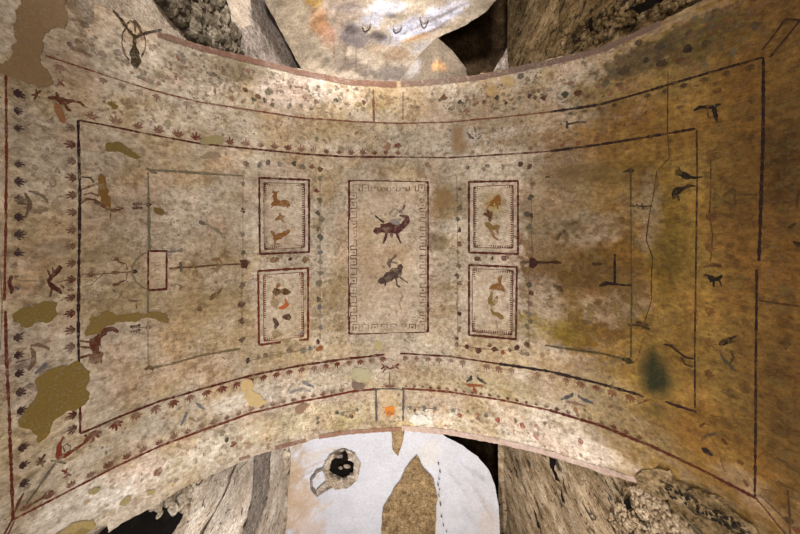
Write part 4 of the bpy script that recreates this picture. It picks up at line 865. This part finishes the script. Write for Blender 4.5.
deco('painted_griffin', 'black griffin with curled tail right of the right inner line', 'painted animal', [(DK, .9, [(704, 275, 2), (708, 275, 2.4), (712, 279, 6), (718, 279, 6), (722, 276, 3)]), (DK, .85, [(714, 281, 3), (714, 287, 2)]), (DK, .8, [(720, 281, 2.4), (722, 287, 1.5)]), ((70, 36, 20), .75, [(704, 267, 2), (713, 265, 4), (721, 266, 3)])])
deco('painted_bird', 'dark bird with raised wing on the right strip, upper of the pair', 'painted bird', [(DK, .85, [(720, 344, 3), (727, 341, 7), (732, 338, 3), (738, 335.5, 1.6)]), (DK, .7, [(730, 342, 3), (736, 341, 1.4)])])
deco('painted_bird', 'faint dark bird on the right strip, lower of the pair', 'painted bird', [(DG, .75, [(721, 354, 2), (725, 360, 5), (730, 365, 3), (736, 371, 1.4)]), (DK, .6, [(731, 350, 2), (734, 357, 3), (730, 364, 2)])])
deco('painted_bird', 'dark bird with a long tail above the right inner line', 'painted bird', [(DK, .88, [(694, 111, 1.6), (700, 107.5, 3), (708, 107, 4), (714, 107, 5), (721, 104, 2)]), (DK, .85, [(714, 108, 5), (716, 116, 5), (717, 122, 2)]), (BR, .6, [(714, 92, 4), (720, 90, 5)]), ((120, 116, 110), .7, [(715, 105, 3), (718, 107, 2)]), (DK, .6, [(708, 113, 2), (709, 118, 1.4)])])
deco('painted_profile', 'faint grey profile of a face between the right lines', 'painted figure', [((76, 64, 34), .6, [(724, 196, 3), (729, 192, 4), (734, 188, 2)]), ((70, 60, 34), .6, [(735, 190, 2), (735, 200, 4), (736, 205, 2)]), ((70, 60, 34), .5, [(724, 201, 2), (736, 206, 2)]), ((60, 52, 30), .55, [(740, 194, 2), (757, 195, 2)])])
deco('painted_cluster', 'dark blue black cluster above the lower right outer line', 'painted ornament', [((38, 34, 30), .85, [(703, 449, 4), (708, 452, 6), (712, 455, 3)]), (DG, .7, [(702, 440, 3), (708, 436, 3), (716, 434, 2)]), ((120, 92, 50), .6, [(712, 440, 1.6), (719, 452, 1.6), (724, 470, 1.6)]), (BR, .7, [(722, 440, 3), (726, 444, 4)])])
for lab, c_, a_, pt in (('black blot at the right edge below the middle height', DK, .7, [(794, 242, 4), (799, 245, 5)]), ('slanting black dash at the right edge above the black blot', DK, .65, [(789, 228, 3), (795, 224, 3)]),
        ('long faint dark smear at the right edge', DK, .5, [(797, 208, 3), (799, 190, 3)]), ('tiny dark tick in the right margin below the branching line', DK, .5, [(788, 340, 2), (791, 345, 2)]),
        ('small brown tick low in the right margin', BR, .5, [(788, 430, 3), (789, 436, 3)]), ('dark blot near the lower right corner', DK, .6, [(786, 518, 4), (793, 522, 4)]), ('red blot at the lower right corner', RD, .6, [(794, 528, 4), (799, 531, 4)]),
        ('small brown dot left of the olive leaf on the left field', (96, 70, 50), .7, [(198, 309, 4), (201, 309, 4)]),
        ('red brown mark above the dark cluster at the lower right', BR, .7, [(700, 427, 3), (704, 424, 2.4)]), ('upper small brown mark beside the far right line', BR, .65, [(738, 461, 3), (743, 464, 3)]), ('lower small brown mark beside the far right line', BR, .6, [(744, 481, 3), (748, 486, 2.4)])):
    deco('painted_mark', lab, 'painted mark', [(c_, a_, pt)])
BLU = (104, 116, 128)
deco('painted_bird', 'blue grey bird of the left pair on the lower border, standing upright', 'painted bird', [(BLU, .75, [(181, 426, 2), (184, 420, 4), (187, 413, 3)])])
deco('painted_bird', 'blue grey bird of the left pair on the lower border, stooping', 'painted bird', [(BLU, .78, [(196, 403, 2), (200, 406, 4), (204, 409, 3)]), (GR, .5, [(190, 418, 1.4), (196, 422, 2), (204, 418, 1.4)])])
deco('painted_bird', 'blue grey bird over a curved perch left of the bottom middle', 'painted bird', [(BLU, .78, [(303, 382, 2.4), (308, 384, 4), (314, 387, 2)]), (BLU, .55, [(290, 393, 2.6), (296, 390.5, 3), (304, 389, 2.6), (311, 391, 2)]), (BLU, .45, [(288, 392, 1.4), (291, 386, 2.6), (294, 383, 1.4)])])
deco('painted_bird', 'dark grey bird facing right on the orange basket', 'painted bird', [((58, 58, 60), .85, [(467, 381, 2.5), (471, 378, 3.4), (471.5, 375, 2)])])
deco('painted_bird', 'dark grey bird facing left on the orange basket', 'painted bird', [((66, 62, 58), .8, [(477, 377, 2), (481, 380, 3.4), (486, 383, 1.6)])])
deco('painted_basket', 'orange red basket on the lower border right of the middle', 'painted ornament', [((150, 74, 36), .8, [(467, 384.5, 3), (475, 385, 4), (483, 385, 2)]), ((140, 64, 34), .8, [(474, 388, 5), (476, 392, 5)])])
deco('painted_bird', 'blue grey bird on the left of the right-hand pair, lower border', 'painted bird', [((70, 80, 88), .8, [(561, 399, 1.6), (567, 397, 3.4), (572, 395, 3), (573, 392.5, 1.6)])])
deco('painted_bird', 'blue grey bird on the right of the right-hand pair, lower border', 'painted bird', [((74, 84, 92), .8, [(578, 395, 2), (583, 399, 3.6), (593, 403, 2)])])
deco('painted_perch', 'purple grey perch under the right-hand pair of birds', 'painted ornament', [((130, 96, 88), .7, [(566, 401, 1.6), (575, 403, 3), (585, 406, 1.6)]), ((140, 80, 60), .6, [(575, 408, 3), (577, 412, 4)])])
deco('painted_star', 'dark red star ornament over a stem at the bottom middle', 'painted ornament', [((104, 40, 36), .8, [(381, 369, 2), (385, 366, 3), (390, 369, 2), (395, 367, 3.4), (399, 364, 2)]), ((104, 40, 36), .75, [(382, 364, 2), (386, 368, 3), (383, 372, 1.6)]), ((104, 40, 36), .75, [(393, 366, 3), (399, 369, 2)]), (DG, .6, [(389.5, 372, 1.2), (389.5, 380, 1.6), (390, 386, 1.4)]), ((120, 60, 56), .7, [(386, 386, 3), (394, 386, 3)]), (BL, .5, [(384, 361, 1.2), (389, 358, 1.4), (394, 361, 1.2)])])
box = panel('small grey outlined box with an orange dot at the bottom middle', [(376, 389), (403.5, 389.5), (403, 419), (376.5, 420)], None, [('orange_dot', [((196, 126, 40), .85, [(388, 409, 7), (391, 411, 7)]), ((150, 84, 30), .7, [(388, 412, 2.4), (393, 413, 2.4)])])], gaps=(2,), c=(96, 96, 96))
deco('painted_divider', 'short dark vertical divider on the upper painted strip', 'painted ornament', [((104, 56, 36), .7, [(373.5, 90, 1.5), (373.5, 105, 2.4), (374, 122, 1.8)]), ((104, 56, 36), .5, [(403, 92, 1.4), (403, 120, 1.6)]), ((130, 90, 60), .5, [(387, 96, 4), (389, 104, 5)])])
deco('painted_branch', 'dark bracket shaped mark under the upper right outer line', 'painted ornament', [(DK, .75, [(567, 121, 2), (567, 128, 2.6)]), (DK, .7, [(568, 124, 2), (578, 122, 2.6), (586, 122, 1.6)]), (DG, .5, [(570, 132, 2), (578, 134, 2)])])
deco('painted_wreath', 'grey green double tuft above the right small panels', 'painted ornament', [(DG, .7, [(467, 132, 2), (470, 137, 3), (474, 139, 2)]), (DG, .7, [(478, 139, 2.4), (481, 136, 2.4)]), (GR, .6, [(474, 126, 1.6), (476, 133, 2)])])
deco('painted_vine', 'black tendril beside the green mould stain', 'painted ornament', [((40, 28, 18), .75, [(664, 344, 2), (672, 346, 3), (679, 352, 2.4), (685, 357, 2), (695, 359, 1.4)]), ((40, 28, 18), .65, [(682, 358, 3), (685, 364, 2.4), (693, 367, 1.6)])])
deco('dark_drop_shape', 'dark olive drop shape with two loops and spreading arms', 'painted ornament', [((66, 56, 28), .88, [(134, 36, 4), (134, 46, 5), (134, 54, 11), (135.5, 60, 12), (135.5, 66, 6), (135.5, 69, 2)]), ((58, 48, 28), .85, [(113, 11, 2.4), (121, 20, 3), (126, 28, 3), (132, 35, 3), (135, 38, 3)]), ((58, 48, 28), .85, [(135, 38, 3), (144, 34, 2.6), (152, 32, 2.8), (161, 30.5, 2.2)]), ((66, 56, 32), .75, [(127, 26, 1.4), (122, 34, 1.4), (121.5, 44, 1.4), (124, 54, 1.4), (129, 61, 1.4)]), ((66, 56, 32), .75, [(143, 34, 1.4), (145.5, 42, 1.4), (144.5, 50, 1.4), (141, 57, 1.6)]), ((66, 56, 32), .8, [(134, 22, 4), (139, 28, 4), (141, 34, 3)]), ((66, 56, 32), .75, [(125, 26, 1.6), (130, 21, 1.6), (134, 24, 1.6), (135, 32, 2)])])  # dark drop with loops and arms, laid flat on the vault
deco('wall_crack', 'thin branching crack running down the right field', 'crack', [((52, 38, 22), .8, [(668, 70, .8), (668, 134, 1), (670, 158, .9), (657, 172, .8), (654, 194, 1), (650, 214, .9), (646.5, 239.5, 1), (653, 257, 1), (651.5, 280, .9), (652, 300, .8), (642, 330, .7)])])
deco('wall_crack', 'fine crack down the far left margin', 'crack', [((90, 70, 50), .5, [(0, 270, 1), (2, 300, 1), (1, 350, .8)])])

# ---- worn away paint and dirt nobody could count
def remnants(label, region, n, cols, seed, r=(.8, 2.2), a=(.3, .7), clump=9):
    rs = random.Random(seed); xs = [q[0] for q in region]; ys = [q[1] for q in region]; p = Paint(); k = 0; t = 0
    while k < n and t < n * 40:
        t += 1; x = rs.uniform(min(xs), max(xs)); y = rs.uniform(min(ys), max(ys))
        if not inside(x, y, region): continue
        if float(fbm(x / clump, y / clump, seed, 3)) < .5 + rs.uniform(-.06, .1): continue
        w = rs.uniform(*r); an = rs.uniform(0, PI); L = w * rs.uniform(.3, 1.8); c = rs.choice(cols)
        s0, y0 = chart(x, y); kk_ = w * H / FP * .6; m = 7; b0 = rs.uniform(0, 6)
        V = [(s0 + kk_ * math.cos(b0 + i / m * 2 * PI) * rs.uniform(.4, 1.3) * (1 + L * .3 * abs(math.cos(an))), y0 + kk_ * math.sin(b0 + i / m * 2 * PI) * rs.uniform(.4, 1.3) * (1 + L * .3 * abs(math.sin(an)))) for i in range(m)]
        p.add([(s0, y0)] + V, [[0, i + 1, (i + 1) % m + 1] for i in range(m)], (*lin(np.array(c) * .9), rs.uniform(*a))); k += 1
    return tag(p.build('paint_remnants', None, .0038), label, 'paint remnants', kind='stuff')


FL = [(90, 62, 40), (110, 84, 58), (84, 82, 68), (104, 58, 42), (70, 54, 42)]
remnants('dense scatter of faded brown and grey flecks on the upper strip, left half', [(60, 8), (100, 16), (156, 42), (240, 66), (310, 80), (396, 90), (396, 118), (300, 112), (200, 96), (100, 68), (60, 40)], 420, FL, 101, r=(.8, 2.4))
remnants('dense scatter of faded brown and grey flecks on the upper strip, right half', [(404, 90), (475, 82), (600, 54), (700, 12), (760, -4), (770, 44), (700, 68), (600, 98), (500, 112), (404, 118)], 420, FL, 103, r=(.8, 2.8))
remnants('scatter of faded flecks between the two upper lines', [(100, 82), (200, 108), (300, 124), (400, 128), (500, 124), (600, 110), (720, 76), (700, 122), (600, 138), (500, 150), (400, 152), (300, 148), (200, 136), (100, 118)], 300, FL, 107, r=(.8, 2.0), a=(.25, .6))
remnants('scatter of faded flecks between the two lower lines', [(90, 436), (200, 396), (300, 372), (400, 360), (500, 370), (600, 390), (680, 414), (700, 460), (600, 418), (500, 392), (400, 382), (300, 394), (200, 424), (60, 486)], 240, FL + [(150, 96, 50)], 109, r=(.7, 1.8), a=(.25, .6))
remnants('scatter of ochre, red and green flecks on the lower strip above the arris', [(60, 505), (200, 440), (300, 410), (400, 394), (500, 404), (600, 432), (640, 456), (600, 464), (500, 436), (400, 424), (300, 438), (200, 470), (110, 520)], 320, [(150, 104, 60), (140, 80, 56), (120, 110, 80), (170, 140, 90), (110, 84, 70)], 113, r=(.7, 2.2), a=(.3, .65))
remnants('brown lichen like cells over the stained right field', [(545, 250), (560, 225), (600, 215), (630, 222), (640, 250), (645, 300), (635, 340), (600, 345), (560, 335), (545, 300)], 340, [(96, 70, 30), (84, 60, 26), (110, 84, 40)], 127, r=(1.5, 3.6), a=(.3, .65), clump=12)
remnants('dark and olive flecks over the right margin', [(765, 60), (800, 40), (800, 534), (765, 500)], 160, [(56, 42, 22), (74, 54, 26), (96, 84, 44)], 131, r=(1.2, 3.4), a=(.15, .4))
remnants('dark and olive flecks over the strip between the right lines', [(700, 125), (755, 90), (752, 470), (700, 420)], 200, [(60, 44, 22), (84, 62, 28), (96, 84, 44)], 137, r=(1., 3.), a=(.15, .4))
remnants('thin scatter of brown flecks over the left field', [(86, 130), (240, 150), (246, 350), (90, 415)], 260, [(110, 86, 60), (124, 96, 64), (96, 76, 56)], 139, r=(.8, 2.2), a=(.2, .5))
remnants('thin scatter of brown flecks over the left margin', [(10, 90), (72, 120), (72, 440), (16, 500)], 200, [(104, 78, 56), (120, 92, 64), (84, 66, 54)], 149, r=(.8, 2.4), a=(.25, .55))
remnants('thin scatter of brown flecks over the right field', [(535, 160), (690, 138), (690, 400), (540, 350)], 200, [(80, 60, 30), (104, 80, 44), (70, 62, 34)], 151, r=(.9, 2.6), a=(.15, .4))
remnants('thin scatter of flecks in and around the central panel', [(326, 170), (455, 170), (455, 345), (326, 345)], 200, [(130, 104, 76), (140, 112, 74), (110, 92, 76)], 157, r=(.8, 2.4), a=(.2, .5))

# ---- modern plaster repairs: thin raised skins of khaki plaster
def patch(label, poly, c=(124, 104, 52), a=.92, rag=.02, th=.010, name='plaster_patch', cat='plaster patch', feather=0, group=None):
    p = Paint(); p.poly(poly, np.array(c) * ((.92, .88, 1.1) if sum(c) < 340 else (.92, .92, .92)), a, rag=rag, feather=feather); return tag(p.build(name, None, th, mat='patch'), label, cat, group)
patch('tall khaki plaster repair in the upper left corner', [(21, -24), (21, 0), (11, 21), (15, 31), (16, 45), (9, 63), (0, 64), (-14, 62), (-14, 68), (0, 71), (15, 80), (30, 87), (45, 91), (52, 87), (52, 82), (46, 76), (43, 67), (43, 57), (45, 42), (51, 30), (63, 22), (64, 0), (66, -10), (44, -20)], (126, 104, 56), .88)
patch('small oblong olive repair under the upper left palmettes', [(104, 143), (112, 141), (120, 140), (127, 144), (133, 149), (142, 157), (130, 156), (120, 152), (104, 151)], (112, 94, 34))
patch('oblong olive repair beside the far left line', [(9, 318), (20, 309), (33, 304), (48, 299), (55, 302), (58, 308), (54, 318), (35, 322), (28, 329), (19, 329), (15, 322)], (112, 94, 34))
patch('large olive repair at the lower left, the biggest of them', [(34, 383), (40, 376), (48, 370), (63, 363), (85, 362), (88, 373), (89, 393), (86, 402), (80, 405), (65, 412), (50, 423), (45, 438), (33, 439), (30, 430), (17, 424), (25, 412), (35, 400)], (118, 98, 34))
patch('long olive smear crossing the grey line above the red brown horse', [(85, 318), (98, 316), (105.5, 310), (113, 311), (117.5, 316), (144.5, 311), (164, 311), (171, 319.5), (168.5, 326), (156.5, 320), (143, 319), (116, 322.5), (102.5, 327), (95, 335), (83, 337), (87.5, 325)], (118, 98, 38))
patch('small olive chip above the upper left palmettes', [(104, 100), (112, 101), (118, 105), (118, 110), (109, 109)], (112, 96, 30), rag=.01)
patch('tiny olive blot right of the dark dashes on the left field', [(152, 206), (158, 207), (165, 211), (163, 216), (153, 214)], (104, 82, 30), rag=.01)
patch('grey olive stain on the upper palmette line', [(200, 139), (210, 135), (220, 135), (226, 140), (224, 145), (212, 143), (200, 145)], (138, 122, 80), .8, rag=.012)
patch('grey olive stain below the upper palmette line', [(199, 154), (210, 151), (220, 153), (223, 159), (210, 157), (199, 159)], (138, 120, 76), .8, rag=.012)
patch('small round grey olive stain near the upper left chip', [(163, 121), (168, 119), (172, 122), (170, 127), (164, 127)], (138, 124, 92), .75, rag=.01)
patch('chipped ochre spot just under the lower outer red line', [(293, 408), (300, 404), (307, 403), (308, 408), (298, 416)], (138, 110, 70), .9, rag=.01)
patch('tan repair crossing the lower palmette border left of middle', [(237, 383), (250, 377), (254, 388), (261, 395), (267, 405), (256, 410), (247, 403), (243, 392)], (194, 164, 112), .85)
patch('pale green oval stain on the lower border left of middle', [(350, 374), (354, 367), (364, 366), (373, 371), (372, 379), (362, 383), (353, 380)], (172, 160, 124), .8)
patch('small yellow green oval above the lower border', [(373, 345), (377, 340), (382, 342), (383, 349), (377, 351)], (170, 156, 96), .65, rag=.01)
patch('dark brown blot above the lower outer line left of middle', [(352, 382), (360, 380), (365, 385), (362, 390), (353, 388)], (110, 92, 62), .8, rag=.012)
patch('left olive oval on the lower left margin', [(86, 494), (92, 488), (100, 487), (99, 491), (93, 496)], (150, 132, 84), .85, rag=.01)
patch('middle olive oval on the lower left margin', [(119, 504), (124, 498), (130, 495), (131, 500), (125, 506)], (150, 132, 84), .85, rag=.01)
patch('right olive oval on the lower left margin', [(144, 492), (149, 488), (156, 488), (154, 493), (147, 495)], (156, 138, 90), .8, rag=.01)
patch('long curved olive smear at the bottom left edge', [(50, 540), (64, 528), (78, 521), (92, 519), (98, 523), (92, 529), (84, 536), (70, 548)], (158, 132, 76), .85)
patch('pale oval patch on the lower strip right of the box', [(408, 417), (415, 413), (426, 414), (431, 420), (424, 424), (412, 423)], (212, 206, 190), .85, rag=.012)
patch('brown stain right of the central panel, near its top', [(431, 196), (437, 189), (446, 185), (455, 190), (456, 202), (450, 212), (438, 214), (431, 206)], (132, 104, 52), .7, rag=.03, feather=.03)
patch('fuzzy dark green mould stain on the right', [(632, 372), (636, 356), (646, 346), (660, 346), (668, 356), (674, 372), (678, 385), (672, 396), (658, 400), (644, 392), (634, 384)], (42, 44, 16), 1., rag=.06, feather=.10, name='mould_stain', cat='stain')
patch('fainter green mould stain below the dark one', [(640, 402), (654, 398), (670, 404), (676, 414), (668, 422), (650, 420), (641, 412)], (44, 44, 12), .8, rag=.04, feather=.11, name='mould_stain', cat='stain')
patch('dark brown stain under the top edge of the right field', [(548, 168), (570, 162), (600, 160), (630, 158), (640, 166), (620, 174), (590, 180), (562, 186), (548, 180)], (92, 72, 30), .6, rag=.04, feather=.1, name='brown_stain', cat='stain')
patch('ochre stain across the outer line at the top', [(452, 128), (456, 122), (464, 126), (470, 138), (470, 150), (460, 157), (450, 155), (449, 140)], (146, 118, 66), .7, rag=.02, feather=.03, name='brown_stain', cat='stain')
patch('ring shaped ochre stain on the upper strip, upper one', [(499, 78), (506, 75), (515, 80), (514, 88), (505, 88)], (176, 146, 96), .7, rag=.012, name='brown_stain', cat='stain')
patch('ring shaped ochre stain on the upper strip, lower one', [(485, 88), (492, 84), (498, 88), (497, 96), (487, 96)], (170, 138, 88), .7, rag=.012, name='brown_stain', cat='stain')
# exposed broken core where the lower right edge of the vault has crumbled
p = Paint(); p.poly([(636, 470), (646, 462), (662, 468), (689, 482), (708, 490), (725, 500), (745, 514), (768, 534), (780, 548), (758, 566), (703, 532), (690, 517), (663, 494), (641, 484)], (70, 58, 34), .88, rag=.05, step=2, feather=.05)
root = empty('exposed_core', base_of(700, 490), label='dark olive band of crumbled masonry with black strokes for pits along the broken lower right edge', cat='broken masonry')
p.build('crumbled_skin', root, .006, mat='wall_brown', extra=lambda s, y: np.clip(fbm(s * 14, y * 14, 77, 5) - .35, 0, 1) * .12)
rs = random.Random(3)
for k in range(56):
    t = rs.random(); x = 660 + t * 92; y = 478 + t * 46 + rs.uniform(-5, 8) + 3
    p = Paint(); p.stroke([(x, y, rs.uniform(1.2, 3.4)), (x + rs.uniform(1, 4), y + rs.uniform(1, 3), rs.uniform(1, 2.5))], (22, 18, 14), .9)
    p.build('pit_mark', root, .05)  # pits drawn as flat black strokes over the crumbled skin
# marks on the white vault
kk = H / FP
def wsurf(A, B, off): 
    x = A / kk; y = B / kk; z = (np.array([zw(a, b) for a, b in zip(x, y)]) - .0095) * H
    return np.stack([(x - PX) / FP * z, (y - PY) / FP * z, CZ + z - off], -1)
p = Paint(lambda x, y: (x * kk, y * kk), wsurf, WHITE)
for (x, y) in ((438, 462), (439.5, 470), (438.5, 477), (437.5, 483), (439, 488), (438.5, 494), (440, 502), (441, 515), (443, 523), (446, 530)):
    p.stroke([(x, y, 1.2), (x + .8, y + rs.uniform(2, 4), 1.1)], (60, 60, 84), .85)
tag(p.build('dotted_mark', None, .004), 'broken line of dark dots running down the white vault', 'painted line')

# ------------------------------------------------------------------ floor lamps pointing up, plus added ones aimed at the bay walls
def lamp(name, loc, tgt, size, power, colr, spread=180):
    d = bpy.data.lights.new(name, 'AREA'); d.shape = 'DISK'; d.size = size; d.energy = power; d.color = colr; d.spread = math.radians(spread)
    o = bpy.data.objects.new(name, d); C.objects.link(o); o.location = loc
    o.rotation_euler = (Vector(tgt) - Vector(loc)).to_track_quat('-Z', 'Y').to_euler()
    return o


# the lower bay is the brightest
lamp('floodlight_lower_bay', (-.2, 1.5 * H, .35), (0, 1.5 * H, 8), .6, 12, (.97, .97, 1.0), 90)
lamp('wall_fill_lower_bay_left', (1.6, 1.5 * H, .5), (-2.4, 1.3 * H, 6.5), .5, 115, (.98, .98, 1.), 75)  # unseen lamp added to brighten the left wall of the lower bay
lamp('wall_fill_lower_bay_right', (-1.6, 1.5 * H, .5), (2.4, 1.3 * H, 6.), .5, 115, (1., .97, .93), 75)  # added fill for the right wall of the lower bay
lamp('floodlight_upper_bay', (-.1, -.64 * H, .35), (-.4, -1.25 * H, 8), .6, 170, (.97, .97, 1.), 60)
lamp('wall_fill_upper_bay_left', (1.2, -1.55 * H, .5), (-2.4, -1.05 * H, 6.5), .5, 210, (.98, .98, 1.), 65)  # unseen lamp added to lift the left wall of the upper bay
lamp('wall_fill_upper_bay_right', (-1.6, -1.4 * H, .5), (2.4, -1. * H, 6), .5, 40, (1., .96, .9), 65)  # added fill for the right wall of the upper bay
lamp('floodlight_room', (.1, -.1, .3), (.1, -.1, 6), .9, 128, (1., .97, .96), 160)
lamp('floodlight_room_lower', (.3, 1.9, .3), (.3, 1.85, 6), .7, 72, (.97, .98, 1.), 130)

w = bpy.data.worlds.new('dim_cellar_air'); bpy.context.scene.world = w; w.use_nodes = True
w.node_tree.nodes['Background'].inputs[0].default_value = (.5, .45, .4, 1); w.node_tree.nodes['Background'].inputs[1].default_value = .05

cd = bpy.data.cameras.new('camera'); cam = bpy.data.objects.new('camera', cd); C.objects.link(cam)
cam.location = (0, 0, CZ); cam.rotation_euler = (math.pi, 0, 0)
cd.sensor_width = 36; cd.lens = 36 * FP / 800; cd.shift_y = -(267 - PY) / 800; cd.clip_start = .05
sc = bpy.context.scene; sc.camera = cam
sc.view_settings.view_transform = 'Standard'; sc.view_settings.look = 'None'
sc.view_settings.exposure = 0; sc.view_settings.gamma = 1; sc.view_settings.use_curve_mapping = False
